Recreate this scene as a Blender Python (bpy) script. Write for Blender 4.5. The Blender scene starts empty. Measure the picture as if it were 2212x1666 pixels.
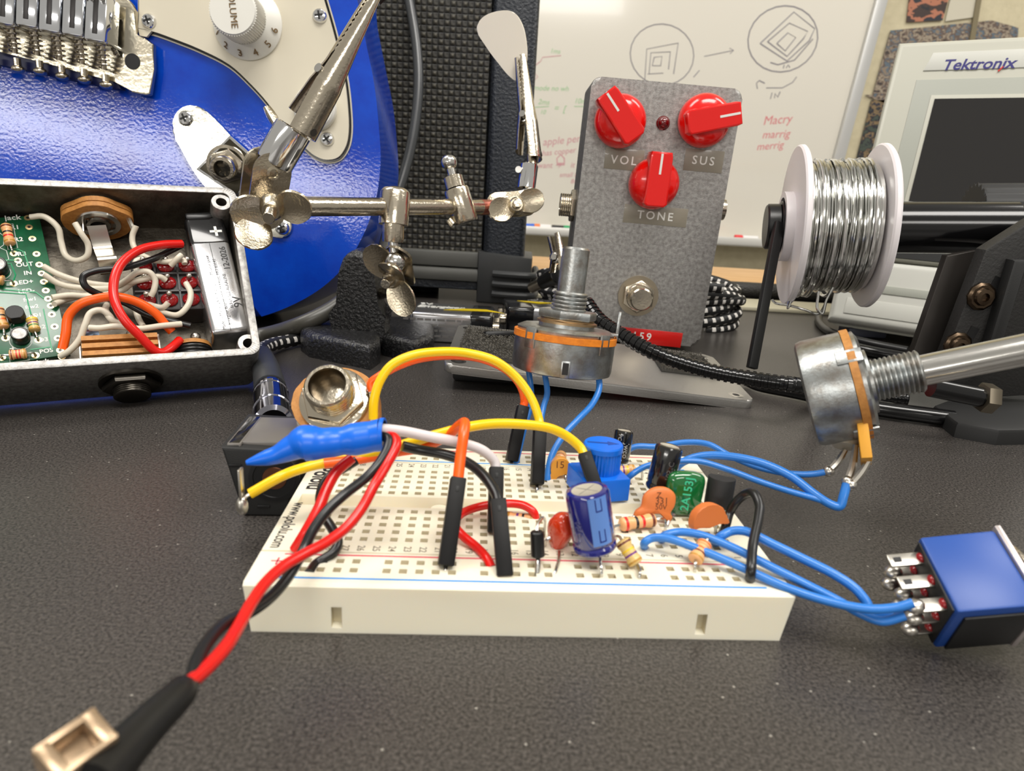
import bpy, bmesh, math, random
from mathutils import Vector, Matrix
random.seed(7)
C = bpy.context.scene.collection
SC = bpy.context.scene
PI = math.pi
MM = 0.001                                   # everything below is written in millimetres

# ---------------------------------------------------------------- camera
FPX, TILT, ROLL, CAM_H, PX, PY = 1468.0, 0.295056, 0.058676, 68.08, 1106.0, 833.0
FW = Vector((0, math.cos(TILT), -math.sin(TILT)))
_r = Vector((1, 0, 0)); _u = _r.cross(FW)
RT = math.cos(ROLL) * _r + math.sin(ROLL) * _u
UP = -math.sin(ROLL) * _r + math.cos(ROLL) * _u
EYE = Vector((0, 0, CAM_H))
cd = bpy.data.cameras.new('camera'); cam = bpy.data.objects.new('camera', cd); C.objects.link(cam)
cam.matrix_world = Matrix((
    (RT.x, UP.x, -FW.x, EYE.x * MM), (RT.y, UP.y, -FW.y, EYE.y * MM), (RT.z, UP.z, -FW.z, EYE.z * MM), (0, 0, 0, 1)))
cd.sensor_fit = 'HORIZONTAL'; cd.sensor_width = 36.0; cd.lens = 36.0 * FPX / 2212.0
cd.clip_start = 0.002; cd.clip_end = 50
cd.dof.use_dof = True; cd.dof.focus_distance = 0.190; cd.dof.aperture_fstop = 34
SC.camera = cam

# ---------------------------------------------------------------- world, ceiling lights, exposure
w = bpy.data.worlds.new('room_ambience'); SC.world = w; w.use_nodes = True
bg = w.node_tree.nodes['Background']; bg.inputs[0].default_value = (0.92, 0.88, 0.80, 1); bg.inputs[1].default_value = 0.50
def area(name, loc, size, power, target=None, col=(1.0, 0.965, 0.91)):
    l = bpy.data.lights.new(name, 'AREA'); l.shape = 'RECTANGLE'; l.size = size[0]; l.size_y = size[1]
    l.energy = power; l.color = col
    o = bpy.data.objects.new(name, l); C.objects.link(o); o.location = loc
    d = (Vector(target) - Vector(loc)) if target else Vector((0, 0, -1))
    o.rotation_euler = d.to_track_quat('-Z', 'Y').to_euler()
    return o
area('ceiling_light_overhead', (0.35, -0.55, 1.75), (1.2, 0.6), 34)
area('ceiling_light_right', (1.5, 0.45, 1.75), (1.2, 0.6), 20)
area('ceiling_light_left', (-1.1, 0.35, 1.75), (1.2, 0.6), 22)
area('ceiling_light_back', (-3.75, -7.5, 1.9), (4.8, 1.8), 470).rotation_euler = (0, 0, -.82)
area('ceiling_light_far', (0.9, -3.2, 1.75), (1.2, 0.6), 22, (0, 0.3, 0.1))
SC.view_settings.view_transform = 'Standard'; SC.view_settings.look = 'None'
SC.view_settings.gamma = 1; SC.view_settings.use_curve_mapping = False
SC.view_settings.exposure = 0.0

# ---------------------------------------------------------------- pixel helpers (2212x1666 frame)
def ray(x, y): return FW + (x - PX) / FPX * RT - (y - PY) / FPX * UP
def D(x, y, d): return EYE + d * ray(x, y)                         # point at camera depth d
def Zp(x, y, z=0.0):
    d = ray(x, y); return EYE + (z - CAM_H) / d.z * d             # point on a level plane
def Yp(x, y, Y):
    d = ray(x, y); return EYE + Y / d.y * d                       # point on an upright plane
def Q(pts): return [D(*p) for p in pts]

def frame(o, x, y=None, z=None):
    """4x4 frame at o; x (main axis) and y or z hint"""
    x = Vector(x).normalized()
    if z is not None:
        z = Vector(z); y = z.cross(x).normalized(); z = x.cross(y)
    else:
        y = Vector(y); z = x.cross(y).normalized(); y = z.cross(x)
    return Matrix(((x.x, y.x, z.x, o[0]), (x.y, y.y, z.y, o[1]), (x.z, y.z, z.z, o[2]), (0, 0, 0, 1)))
def zframe(o, z, hint=(1, 0, 0)):
    z = Vector(z).normalized(); h = Vector(hint)
    if abs(z.dot(h.normalized())) > .95: h = Vector((0, 1, 0.1))
    y = z.cross(h).normalized(); x = y.cross(z)
    return Matrix(((x.x, y.x, z.x, o[0]), (x.y, y.y, z.y, o[1]), (x.z, y.z, z.z, o[2]), (0, 0, 0, 1)))
class Plane:
    def __init__(s, M): s.M = M; s.I = M.inverted()
    def uv(s, px, py, w=0.0):
        o = s.I @ EYE; d = s.I.to_3x3() @ ray(px, py); t = (w - o.z) / d.z; return o + t * d
    def uvs(s, pts, w=0.0): return [s.uv(a, b, w).to_2d() for a, b in pts]
    def W(s, px, py, w=0.0): return s.M @ s.uv(px, py, w)

# ---------------------------------------------------------------- materials
def lin(c): return tuple(((v / 255) / 12.92 if v / 255 <= .04045 else ((v / 255 + .055) / 1.055) ** 2.4) for v in c)
_M = {}
def mat(name, rgb, rough=.5, metal=0.0, bump=None, var=None, coat=0, trans=0, sss=0, spec=.5, ior=None, alpha=1, stretch=(1, 1, 1)):
    """rgb 0-255; bump=(size_mm,strength); var=(size_mm, rgb2, lo, hi)"""
    if name in _M: return _M[name]
    m = bpy.data.materials.new(name); m.use_nodes = True; nt = m.node_tree; N = nt.nodes; L = nt.links
    b = N['Principled BSDF']; col = lin(rgb) + (1,)
    b.inputs['Base Color'].default_value = col; b.inputs['Roughness'].default_value = rough
    b.inputs['Metallic'].default_value = metal; b.inputs['Specular IOR Level'].default_value = spec
    if coat: b.inputs['Coat Weight'].default_value = coat; b.inputs['Coat Roughness'].default_value = .05
    if trans: b.inputs['Transmission Weight'].default_value = trans
    if ior: b.inputs['IOR'].default_value = ior
    if alpha < 1: b.inputs['Alpha'].default_value = alpha
    if sss:
        b.inputs['Subsurface Weight'].default_value = sss; b.inputs['Subsurface Scale'].default_value = .002
        b.inputs['Subsurface Radius'].default_value = (1, .8, .55)
    if bump or var:
        tc = N.new('ShaderNodeTexCoord'); mp = N.new('ShaderNodeMapping'); L.new(tc.outputs['Object'], mp.inputs[0])
        mp.inputs['Scale'].default_value = (1000 * stretch[0], 1000 * stretch[1], 1000 * stretch[2])
    if var:
        n = N.new('ShaderNodeTexNoise'); n.inputs['Scale'].default_value = 1 / var[0]; n.inputs['Detail'].default_value = 5
        n.inputs['Roughness'].default_value = .65
        L.new(mp.outputs[0], n.inputs['Vector']); r = N.new('ShaderNodeMapRange')
        r.inputs[1].default_value = var[2]; r.inputs[2].default_value = var[3]; L.new(n.outputs[0], r.inputs[0])
        mx = N.new('ShaderNodeMix'); mx.data_type = 'RGBA'; mx.inputs[6].default_value = col; mx.inputs[7].default_value = lin(var[1]) + (1,)
        L.new(r.outputs[0], mx.inputs[0]); L.new(mx.outputs[2], b.inputs['Base Color'])
    if bump:
        n = N.new('ShaderNodeTexNoise'); n.inputs['Scale'].default_value = 1 / bump[0]; n.inputs['Detail'].default_value = 4
        L.new(mp.outputs[0], n.inputs['Vector']); bp = N.new('ShaderNodeBump')
        bp.inputs['Strength'].default_value = bump[1]; bp.inputs['Distance'].default_value = bump[0] * MM * .6
        L.new(n.outputs[0], bp.inputs['Height']); L.new(bp.outputs[0], b.inputs['Normal'])
        if coat: L.new(bp.outputs[0], b.inputs['Coat Normal'])
    _M[name] = m; return m

# ---------------------------------------------------------------- mesh builder
class G:
    def __init__(s): s.bm = bmesh.new(); s.uvl = s.bm.loops.layers.uv.new('map')
    def _add(s, vs, fs, mi=0, uv=None):
        V = [s.bm.verts.new(v) for v in vs]; out = []
        for k, f in enumerate(fs):
            try: fc = s.bm.faces.new([V[i] for i in f])
            except ValueError: continue
            fc.material_index = mi; out.append(fc)
            if uv:
                for lp, i in zip(fc.loops, f): lp[s.uvl].uv = uv[k][f.index(i)] if isinstance(uv[0], (list, tuple)) and len(uv) == len(fs) else (0, 0)
        return V, out
    def box(s, c, sz, M=None, bev=0, mi=0, seg=2, taper=1.0):
        x, y, z = [q / 2 for q in sz]; c = Vector(c)
        vs = []
        for sx, sy, sz_ in ((-1, -1, -1), (1, -1, -1), (1, 1, -1), (-1, 1, -1), (-1, -1, 1), (1, -1, 1), (1, 1, 1), (-1, 1, 1)):
            t = taper if sz_ > 0 else 1
            v = c + Vector((sx * x * t, sy * y * t, sz_ * z)); vs.append(M @ v if M else v)
        V, F = s._add(vs, [(0, 3, 2, 1), (4, 5, 6, 7), (0, 1, 5, 4), (1, 2, 6, 5), (2, 3, 7, 6), (3, 0, 4, 7)], mi)
        if bev: s._bevel(F, bev, seg)
        return s
    def _bevel(s, F, bev, seg=2):
        E = list({e for f in F for e in f.edges})
        bmesh.ops.bevel(s.bm, geom=E, offset=bev, segments=seg, affect='EDGES', profile=.5, clamp_overlap=True)
    def prism(s, pts, z0, z1, M=None, bev=0, mi=0, seg=2, both=False):
        n = len(pts); P = [Vector((p[0], p[1], z0)) for p in pts] + [Vector((p[0], p[1], z1)) for p in pts]
        a = sum(pts[i][0] * pts[(i + 1) % n][1] - pts[(i + 1) % n][0] * pts[i][1] for i in range(n))
        if M: P = [M @ p for p in P]
        fs = [tuple(range(n - 1, -1, -1)), tuple(range(n, 2 * n))] + [(i, (i + 1) % n, (i + 1) % n + n, i + n) for i in range(n)]
        if a < 0: fs = [f[::-1] for f in fs]
        V, F = s._add(P, fs, mi)
        if bev:
            E = list(F[1].edges) + (list(F[0].edges) if both else [])
            bmesh.ops.bevel(s.bm, geom=E, offset=bev, segments=seg, affect='EDGES', profile=.5, clamp_overlap=True)
        return s
    def lathe(s, prof, M, n=24, mi=0, mis=None):
        """profile [(r,h)...] turned round M's z axis; mis: material per segment"""
        rings = []
        for r, h in prof:
            if r < 1e-5: rings.append([s.bm.verts.new(M @ Vector((0, 0, h)))])
            else: rings.append([s.bm.verts.new(M @ Vector((r * math.cos(2 * PI * k / n), r * math.sin(2 * PI * k / n), h))) for k in range(n)])
        for j in range(len(rings) - 1):
            a, b = rings[j], rings[j + 1]; m = mis[j] if mis else mi
            for k in range(n):
                k2 = (k + 1) % n
                q = [a[0] if len(a) == 1 else a[k], a[0] if len(a) == 1 else a[k2], b[0] if len(b) == 1 else b[k2], b[0] if len(b) == 1 else b[k]]
                u = []
                for v in q:
                    if v not in u: u.append(v)
                if len(u) > 2:
                    try: f = s.bm.faces.new(u); f.material_index = m
                    except ValueError: pass
        return s
    def pillow(s, o, th, M, pw=.5, k=7):
        cx = sum(p[0] for p in o) / len(o); cy = sum(p[1] for p in o) / len(o); R = []
        for i in range(k + 1):
            a = -PI / 2 + PI * i / k; q = max(0.0, math.cos(a)) ** pw; z = th * math.sin(a)
            if i in (0, k): R.append([s.bm.verts.new(M @ Vector((cx, cy, z)))])
            else: R.append([s.bm.verts.new(M @ Vector((cx + (p[0] - cx) * q, cy + (p[1] - cy) * q, z))) for p in o])
        n = len(o)
        for i in range(k):
            A, B = R[i], R[i + 1]
            for j in range(n):
                u = []
                for v in (A[j % len(A)], A[(j + 1) % n % len(A)], B[(j + 1) % n % len(B)], B[j % len(B)]):
                    if v not in u: u.append(v)
                if len(u) > 2: s.bm.faces.new(u)
        return s
    def cyl(s, p0, p1, r, r1=None, n=24, mi=0, ch=0):
        p0 = Vector(p0); p1 = Vector(p1); r1 = r if r1 is None else r1; h = (p1 - p0).length
        pr = [(0, 0), (r - ch, 0), (r, ch), (r1, h - ch), (r1 - ch, h), (0, h)] if ch else [(0, 0), (r, 0), (r1, h), (0, h)]
        return s.lathe(pr, zframe(p0, p1 - p0), n, mi)
    def hexn(s, p0, p1, r, hole=0, rotv=0, mi=0):
        p0 = Vector(p0); p1 = Vector(p1); M = zframe(p0, p1 - p0); h = (p1 - p0).length
        o = [(r * math.cos(PI / 3 * k + rotv), r * math.sin(PI / 3 * k + rotv)) for k in range(6)]
        return s.prism(o, 0, h, M, bev=min(r * .1, h * .3), mi=mi, both=True)
    def tube(s, pts, r, n=10, sub=8, mi=0, caps=True, flat=None):
        P = smooth(pts, sub); m = len(P); ln = [0]
        for i in range(1, m): ln.append(ln[-1] + (P[i] - P[i - 1]).length)
        T = [(P[min(i + 1, m - 1)] - P[max(i - 1, 0)]).normalized() for i in range(m)]
        nv = T[0].orthogonal().normalized(); rings = []
        for i in range(m):
            nv = (nv - T[i] * nv.dot(T[i])).normalized(); bv = T[i].cross(nv)
            if callable(r): rr = r(ln[i], ln[-1])
            elif isinstance(r, (list, tuple)):
                q = ln[i] / ln[-1] * (len(r) - 1); k = min(int(q), len(r) - 2); rr = r[k] + (r[k + 1] - r[k]) * (q - k)
            else: rr = r
            rings.append([s.bm.verts.new(P[i] + rr * (math.cos(2 * PI * k / n) * nv + math.sin(2 * PI * k / n) * bv)) for k in range(n)])
        for i in range(m - 1):
            for k in range(n):
                f = s.bm.faces.new((rings[i][k], rings[i][(k + 1) % n], rings[i + 1][(k + 1) % n], rings[i + 1][k])); f.material_index = mi
                uv = ((ln[i], k / n), (ln[i], (k + 1) / n), (ln[i + 1], (k + 1) / n), (ln[i + 1], k / n))
                for lp, q in zip(f.loops, uv): lp[s.uvl].uv = q
        if caps:
            f = s.bm.faces.new(rings[0][::-1]); f.material_index = mi; f = s.bm.faces.new(rings[-1]); f.material_index = mi
        return s
    def ball(s, c, r, M=None, sc=(1, 1, 1), n=16, mi=0):
        B = frame(Vector(c), (1, 0, 0), y=(0, 1, 0)) if M is None else M @ Matrix.Translation(Vector(c))
        B = B @ Matrix.Diagonal((*sc, 1))
        k = max(6, n // 2); return s.lathe([(r * math.sin(PI * i / k), -r * math.cos(PI * i / k)) for i in range(k + 1)], B, n, mi)
    def ring(s, M, R, r, n=32, k=10, mi=0):
        pr = [(R + r * math.cos(2 * PI * i / k), r * math.sin(2 * PI * i / k)) for i in range(k + 1)]
        return s.lathe(pr, M, n, mi)
    def sheet(s, fn, nu, nv, th, mi=0):
        P = [[Vector(fn(i / nu, j / nv)) for j in range(nv + 1)] for i in range(nu + 1)]
        A, B = [], []
        for i in range(nu + 1):
            ra, rb = [], []
            for j in range(nv + 1):
                du = P[min(i + 1, nu)][j] - P[max(i - 1, 0)][j]; dv = P[i][min(j + 1, nv)] - P[i][max(j - 1, 0)]
                nn = du.cross(dv); nn = nn.normalized() if nn.length > 1e-9 else Vector((0, 0, 1))
                ra.append(s.bm.verts.new(P[i][j] + nn * th / 2)); rb.append(s.bm.verts.new(P[i][j] - nn * th / 2))
            A.append(ra); B.append(rb)
        def q(*v):
            try: f = s.bm.faces.new(v); f.material_index = mi
            except ValueError: pass
        for i in range(nu):
            for j in range(nv):
                q(A[i][j], A[i + 1][j], A[i + 1][j + 1], A[i][j + 1]); q(B[i][j], B[i][j + 1], B[i + 1][j + 1], B[i + 1][j])
        for i in range(nu):
            q(A[i][0], B[i][0], B[i + 1][0], A[i + 1][0]); q(A[i][nv], A[i + 1][nv], B[i + 1][nv], B[i][nv])
        for j in range(nv):
            q(A[0][j], A[0][j + 1], B[0][j + 1], B[0][j]); q(A[nu][j], B[nu][j], B[nu][j + 1], A[nu][j + 1])
        return s
    def text(s, st, size, fn, ext=.05, mi=0, shear=0, bold=0, space=1.0, align='CENTER', xs=1.0):
        cu = bpy.data.curves.new('t', 'FONT'); cu.body = st; cu.size = size; cu.extrude = ext; cu.shear = shear
        cu.offset = bold; cu.space_character = space; cu.align_x = align; cu.align_y = 'CENTER'; cu.resolution_u = 3
        ob = bpy.data.objects.new('t', cu); C.objects.link(ob)
        dg = bpy.context.evaluated_depsgraph_get(); me = bpy.data.meshes.new_from_object(ob.evaluated_get(dg))
        f = (lambda v: fn @ v) if isinstance(fn, Matrix) else fn
        s._add([f(Vector((v.co.x * xs, v.co.y, v.co.z))) for v in me.vertices], [tuple(p.vertices) for p in me.polygons], mi)
        bpy.data.objects.remove(ob); bpy.data.curves.remove(cu); bpy.data.meshes.remove(me)
        return s
    def box_jitter(s, amp):
        for v in s.bm.verts: v.co += Vector([random.uniform(-amp, amp) for _ in range(3)])
        return s

def smooth(pts, sub=8):
    P = [Vector(p) for p in pts]
    if sub <= 1 or len(P) < 3: return P
    out = []
    for i in range(len(P) - 1):
        p0 = P[i - 1] if i else P[0] * 2 - P[1]; p1, p2 = P[i], P[i + 1]; p3 = P[i + 2] if i + 2 < len(P) else P[-1] * 2 - P[-2]
        d1 = max((p1 - p0).length ** .5, 1e-6); d2 = max((p2 - p1).length ** .5, 1e-6); d3 = max((p3 - p2).length ** .5, 1e-6)
        m1 = ((p1 - p0) / d1 - (p2 - p0) / (d1 + d2) + (p2 - p1) / d2) * d2
        m2 = ((p2 - p1) / d2 - (p3 - p1) / (d2 + d3) + (p3 - p2) / d3) * d2
        for k in range(sub):
            t = k / sub; t2, t3 = t * t, t * t * t
            out.append(p1 * (2 * t3 - 3 * t2 + 1) + m1 * (t3 - 2 * t2 + t) + p2 * (-2 * t3 + 3 * t2) + m2 * (t3 - t2))
    out.append(P[-1]); return out
def smooth2(pts, sub=6, closed=True):
    """rounded closed 2D outline"""
    P = [Vector((p[0], p[1], 0)) for p in pts]
    if closed:
        Q_ = smooth([P[-2], P[-1]] + P + [P[0], P[1]], sub); a = 2 * sub; Q_ = Q_[a:a + len(P) * sub]
    else: Q_ = smooth(P, sub)
    return [(q.x, q.y) for q in Q_]
def rrect(w, h, r, n=5):
    o = []
    for cx, cy, a in ((w / 2 - r, h / 2 - r, 0), (-w / 2 + r, h / 2 - r, 90), (-w / 2 + r, -h / 2 + r, 180), (w / 2 - r, -h / 2 + r, 270)):
        for k in range(n + 1):
            t = math.radians(a + 90 * k / n); o.append((cx + r * math.cos(t), cy + r * math.sin(t)))
    return o
def thread(r, dr, n, h0, h1, inner=None):
    pr = []; st = (h1 - h0) / n
    for i in range(n): pr += [(r - dr, h0 + st * i), (r, h0 + st * (i + .35)), (r, h0 + st * (i + .6)), (r - dr, h0 + st * (i + 1) - .001)]
    return pr

def props(o, label=None, cat=None, group=None, kind=None):
    for k, v in (('label', label), ('category', cat), ('group', group), ('kind', kind)):
        if v: o[k] = v
    return o
def thing(name, label, cat, M=None, at=None, group=None):
    o = bpy.data.objects.new(name, None); C.objects.link(o); o.empty_display_size = .005
    if M is None: M = Matrix.Translation(Vector(at) if at is not None else Vector((0, 0, 0)))
    Mm = M.copy(); Mm.translation = M.translation * MM
    o.matrix_world = Mm; FR[o.name] = M.copy()
    return props(o, label, cat, group)
FR = {}
def obj(name, g, mats, parent=None, world=True, sharp=35, flat=False, label=None, cat=None, group=None, kind=None):
    """link a builder's mesh as ONE object; vertices are world mm (world=True) or in the parent's frame"""
    bm = g.bm
    bmesh.ops.recalc_face_normals(bm, faces=bm.faces)
    root = parent
    while root is not None and root.parent is not None: root = root.parent
    org = Vector((0, 0, 0))
    if root is not None:
        if world:
            I = FR[root.name].inverted(); bmesh.ops.transform(bm, matrix=I, verts=bm.verts)
    else:
        xs = [v.co for v in bm.verts]
        org = Vector(((min(v.x for v in xs) + max(v.x for v in xs)) / 2, (min(v.y for v in xs) + max(v.y for v in xs)) / 2, min(v.z for v in xs)))
        bmesh.ops.translate(bm, vec=-org, verts=bm.verts)
    bmesh.ops.scale(bm, vec=(MM, MM, MM), verts=bm.verts)
    me = bpy.data.meshes.new(name); bm.to_mesh(me); bm.free()
    for m in (mats if isinstance(mats, (list, tuple)) else [mats]): me.materials.append(m)
    if not flat:
        me.set_sharp_from_angle(angle=math.radians(sharp)); me.polygons.foreach_set('use_smooth', [len(p.vertices) < 7 for p in me.polygons])
    o = bpy.data.objects.new(name, me); C.objects.link(o); o.location = org * MM
    if parent is not None: o.parent = parent; o.location = (0, 0, 0)
    else: FR[o.name] = Matrix.Translation(org)
    return props(o, label, cat, group, kind)
# ---------------------------------------------------------------- shared materials
chrome = mat('polished_chrome', (222, 222, 222), .09, 1.0)
nickel = mat('nickel_plating', (198, 188, 170), .19, 1.0, bump=(1.2, .12))
nickel2 = mat('worn_nickel', (190, 179, 158), .24, 1.0, bump=(.7, .25))
zinc = mat('zinc_plated_steel', (182, 186, 186), .33, 1.0, bump=(.5, .12), var=(3.5, (150, 146, 140), .4, .65))
steel = mat('bright_steel', (205, 203, 198), .18, 1.0)
alu = mat('cast_aluminium', (178, 176, 173), .5, 1.0, bump=(.4, .3), var=(1.6, (132, 129, 126), .35, .7))
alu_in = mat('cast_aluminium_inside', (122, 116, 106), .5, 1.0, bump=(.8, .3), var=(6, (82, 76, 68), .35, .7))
solder_m = mat('solder', (212, 212, 208), .16, 1.0)
lead_m = mat('tinned_wire', (196, 194, 188), .25, 1.0)
tin = mat('tinned_brass', (205, 200, 190), .3, 1.0)
phen = mat('phenolic_board', (186, 128, 62), .6, bump=(.4, .2), var=(1.4, (160, 104, 44), .4, .7))
phen_o = mat('orange_phenolic', (222, 128, 24), .55, bump=(.4, .2), var=(1.4, (196, 106, 16), .4, .7))
blk = mat('black_plastic', (16, 16, 17), .34)
blk_m = mat('matt_black_plastic', (24, 24, 24), .55, bump=(.3, .15))
blk_g = mat('glossy_black_plastic', (14, 14, 15), .14)
rubber = mat('black_rubber', (18, 18, 18), .6)
hdr = mat('header_plastic', (9, 8, 8), .5, spec=.25)
white_p = mat('white_plastic', (226, 222, 224), .35)
w_yel = mat('yellow_insulation', (240, 196, 8), .3, sss=.05)
w_ora = mat('orange_insulation', (244, 92, 12), .3, sss=.05)
w_red = mat('red_insulation', (214, 20, 12), .26)
w_blk = mat('black_insulation', (20, 20, 21), .3)
w_whi = mat('white_insulation', (214, 206, 206), .3)
w_cre = mat('cream_insulation', (212, 204, 186), .35)
w_blu = mat('blue_insulation', (44, 118, 200), .3)
ink = mat('black_ink', (34, 32, 32), .6)
white_ink = mat('white_ink', (228, 228, 222), .55)

# ---------------------------------------------------------------- the setting
def table_mat():
    m = mat('black_laminate', (37, 35, 34), .30, bump=(.5, .22), var=(.5, (90, 85, 81), .38, .72)); nt = m.node_tree; N = nt.nodes; L = nt.links
    b = N['Principled BSDF']; b.inputs['Specular IOR Level'].default_value = .5
    tc = N.new('ShaderNodeTexCoord'); v = N.new('ShaderNodeTexVoronoi'); v.inputs['Scale'].default_value = 900
    L.new(tc.outputs['Object'], v.inputs['Vector'])
    r = N.new('ShaderNodeMapRange'); r.inputs[1].default_value = .22; r.inputs[2].default_value = .10; L.new(v.outputs['Distance'], r.inputs[0])
    c = N.new('ShaderNodeMath'); c.operation = 'GREATER_THAN'; c.inputs[1].default_value = .965
    s = N.new('ShaderNodeSeparateColor'); L.new(v.outputs['Color'], s.inputs[0]); L.new(s.outputs[0], c.inputs[0])
    k = N.new('ShaderNodeMath'); k.operation = 'MULTIPLY'; L.new(c.outputs[0], k.inputs[0]); L.new(r.outputs[0], k.inputs[1])
    mx = N.new('ShaderNodeMix'); mx.data_type = 'RGBA'; src = b.inputs['Base Color'].links[0].from_socket
    mx.inputs[7].default_value = lin((150, 146, 138)) + (1,)
    L.new(k.outputs[0], mx.inputs[0]); L.new(src, mx.inputs[6]); L.new(mx.outputs[2], b.inputs['Base Color'])
    return m
g = G(); g.box((0, 60, -15), (1500, 960, 30), bev=1)
tb = obj('workbench', g, table_mat(), cat='workbench', label='black speckled workbench top that everything stands on')
wall_m = mat('painted_wall', (204, 194, 164), .85, bump=(3, .2), var=(14, (190, 180, 150), .3, .7))
g = G(); g.box((0, 1370, 400), (3600, 60, 3000)); obj('wall_back', g, wall_m, kind='structure')
g = G(); g.box((0, 300, -765), (3600, 4400, 30)); obj('floor', g, mat('grey_floor', (92, 88, 82), .7), kind='structure')

g = G(); P0 = Zp(1120, 655); g.box((170, 424, 1.2), (330, 34, 2.4), bev=.6)
obj('edge_strip', g, mat('cream_strip', (190, 184, 160), .6), cat='strip', label='long cream strip laid along the bench behind the guitar pedal')
g = G(); g.tube([(4, 452, 5.6), (120, 454, 5.6), (250, 456, 5.6), (420, 458, 5.6)], 5.6, n=20)
obj('cable_raceway', g, mat('ribbed_rubber', (38, 36, 34), .5, bump=(1.1, .9)), cat='raceway', label='thick black ribbed rubber cord channel behind the cream strip')
g = G(); g.box((330, 592, -12), (1500, 104, 24), bev=1)
obj('wooden_desk', g, mat('light_wood', (196, 158, 110), .55, var=(5, (184, 144, 96), .4, .6), stretch=(.1, 1, 1)), cat='desk',
    label='light wooden desk top beyond the black bench, under the whiteboard')

# whiteboard: an upright plane at Y = 1300
WB = Plane(frame((0, 1290, 0), (1, .06, 0), z=(.06, -1, 0)))
def wu(x, y, w=0): p = WB.uv(x, y, w); return (p.x, p.y)
t = thing('whiteboard', 'white dry-erase board with pen drawings and notes on the back wall', 'whiteboard', WB.M)
c1 = wu(1889, 0); c2 = wu(1806, 310); c0 = (wu(1640, 516)[0], wu(1400, 504)[1])
br = (c0[0] + 30, c0[1]); lean = (c2[0] - c1[0]) / (c2[1] - c1[1])
def xr(y): return c1[0] + (y - c1[1]) * lean
g = G(); g.prism([(-500, c0[1]), (xr(c0[1]), c0[1]), (xr(620), 620), (-500, 620)], -14, 0, bev=.5)
obj('board_surface', g, mat('whiteboard_enamel', (220, 215, 203), .16, coat=.3), t, world=False)
g = G(); g.prism([(xr(c0[1]), c0[1] - 10), (xr(c0[1]) + 20, c0[1] - 10), (xr(620) + 20, 620), (xr(620), 620)], -14, 8, bev=2)
g.prism([(-500, 620), (xr(620) + 20, 620), (xr(638) + 20, 638), (-500, 638)], -14, 8, bev=2)
obj('frame', g, mat('brushed_frame', (208, 208, 206), .35, .6), t, world=False)
g = G(); g.box((30, c0[1] - 6, 26), (1060, 9, 66), bev=2); g.box((30, c0[1] - 2, 58), (1060, 14, 5), bev=2)
obj('pen_tray', g, mat('pale_tray', (214, 212, 206), .4, .4), t, world=False)
dk = mat('grey_marker_ink', (128, 124, 130), .6); rd = mat('faded_red_marker_ink', (206, 120, 124), .6); gn = mat('faded_green_marker_ink', (150, 190, 142), .6)
rd2 = mat('pink_marker_ink', (196, 142, 148), .6)
def strokes(name, lst, m, r=1.1, sub=6):
    g = G()
    for s_ in lst:
        P = [WB.uv(a, b, 0) for a, b in s_]; g.tube(P, r, n=5, sub=sub if len(P) > 2 else 1)
    for v in g.bm.verts: v.co.z = max(-.4, min(.3, v.co.z))
    return obj(name, g, m, t, world=False)
def wtext(name, lst, m):
    g = G()
    for st, x, y, hpx, a in lst:
        p = WB.uv(x, y, 0); k = (WB.uv(x, y - 10, 0) - p).length / 10
        M = Matrix.Translation(p + Vector((0, 0, .15))) @ Matrix.Rotation(math.radians(a), 4, 'Z')
        g.text(st, hpx * k * 1.35, M, .1, shear=.25, bold=.0, align='LEFT')
    return obj(name, g, m, t, world=False)
def circ(cx, cy, rx, ry, a0=0, a1=360, n=24, tl=0):
    o = []
    for k in range(n + 1):
        a = math.radians(a0 + (a1 - a0) * k / n); x, y = rx * math.cos(a), ry * math.sin(a)
        o.append((cx + x * math.cos(tl) - y * math.sin(tl), cy + x * math.sin(tl) + y * math.cos(tl)))
    return o
strokes('circle_drawing', [circ(1430, 118, 69, 66, 0, 360, tl=.3), [(1393, 172), (1397, 106), (1465, 93), (1455, 160)], [(1402, 160), (1406, 114), (1448, 112), (1444, 150)],
    [(1399, 160), (1433, 158)], [(1413, 124), (1430, 122), (1427, 142), (1409, 142), (1413, 124)], [(1521, 122), (1584, 109)], [(1576, 104), (1585, 109), (1577, 116)], [(1498, 167), (1511, 152)]], dk, .9, 1)
strokes('spiral_drawing', [circ(1691, 84, 77, 70, 0, 360, tl=-.5), [(1642, 94), (1715, 26), (1760, 62), (1748, 88), (1700, 132), (1642, 94)], [(1658, 90), (1705, 50), (1745, 68), (1735, 84), (1700, 122), (1658, 90)],
    [(1678, 94), (1702, 71), (1719, 81), (1696, 110), (1678, 94)], [(1756, 84), (1716, 130), (1680, 140), (1664, 135)], [(1636, 192), (1634, 180), (1640, 174), (1652, 180)],
    [(1655, 190), (1690, 190), (1712, 178), (1721, 166)], [(1664, 214), (1668, 200)], [(1673, 212), (1674, 202), (1680, 210), (1685, 198)], [(1692, 148), (1694, 140)], [(1698, 147), (1703, 140), (1706, 146)]], dk, 1.1, 1)
wtext('red_writing', [('Macry', 1648, 262, 20, 8), ('marrig', 1646, 292, 18, 6), ('merrig', 1634, 318, 17, 8)], rd)
wtext('pink_writing', [('apple pencil', 1172, 308, 17, 9), ('has copper tape', 1170, 332, 13, 9), ('want \u2192    it turn', 1160, 358, 13, 4), ('small hole', 1208, 378, 11, 3), ('8mm', 1232, 392, 10, 3)], rd2)
strokes('cup_drawing', [[(1204, 356), (1203, 342), (1211, 334), (1219, 342), (1219, 356), (1204, 356)], [(1205, 353), (1218, 353)]], rd2, 1.2, 1)
strokes('zigzag_drawing', [[(1146, 150), (1168, 132), (1172, 124), (1212, 120)], [(1150, 152), (1162, 166), (1146, 180)]], rd2, .8, 1)
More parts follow.
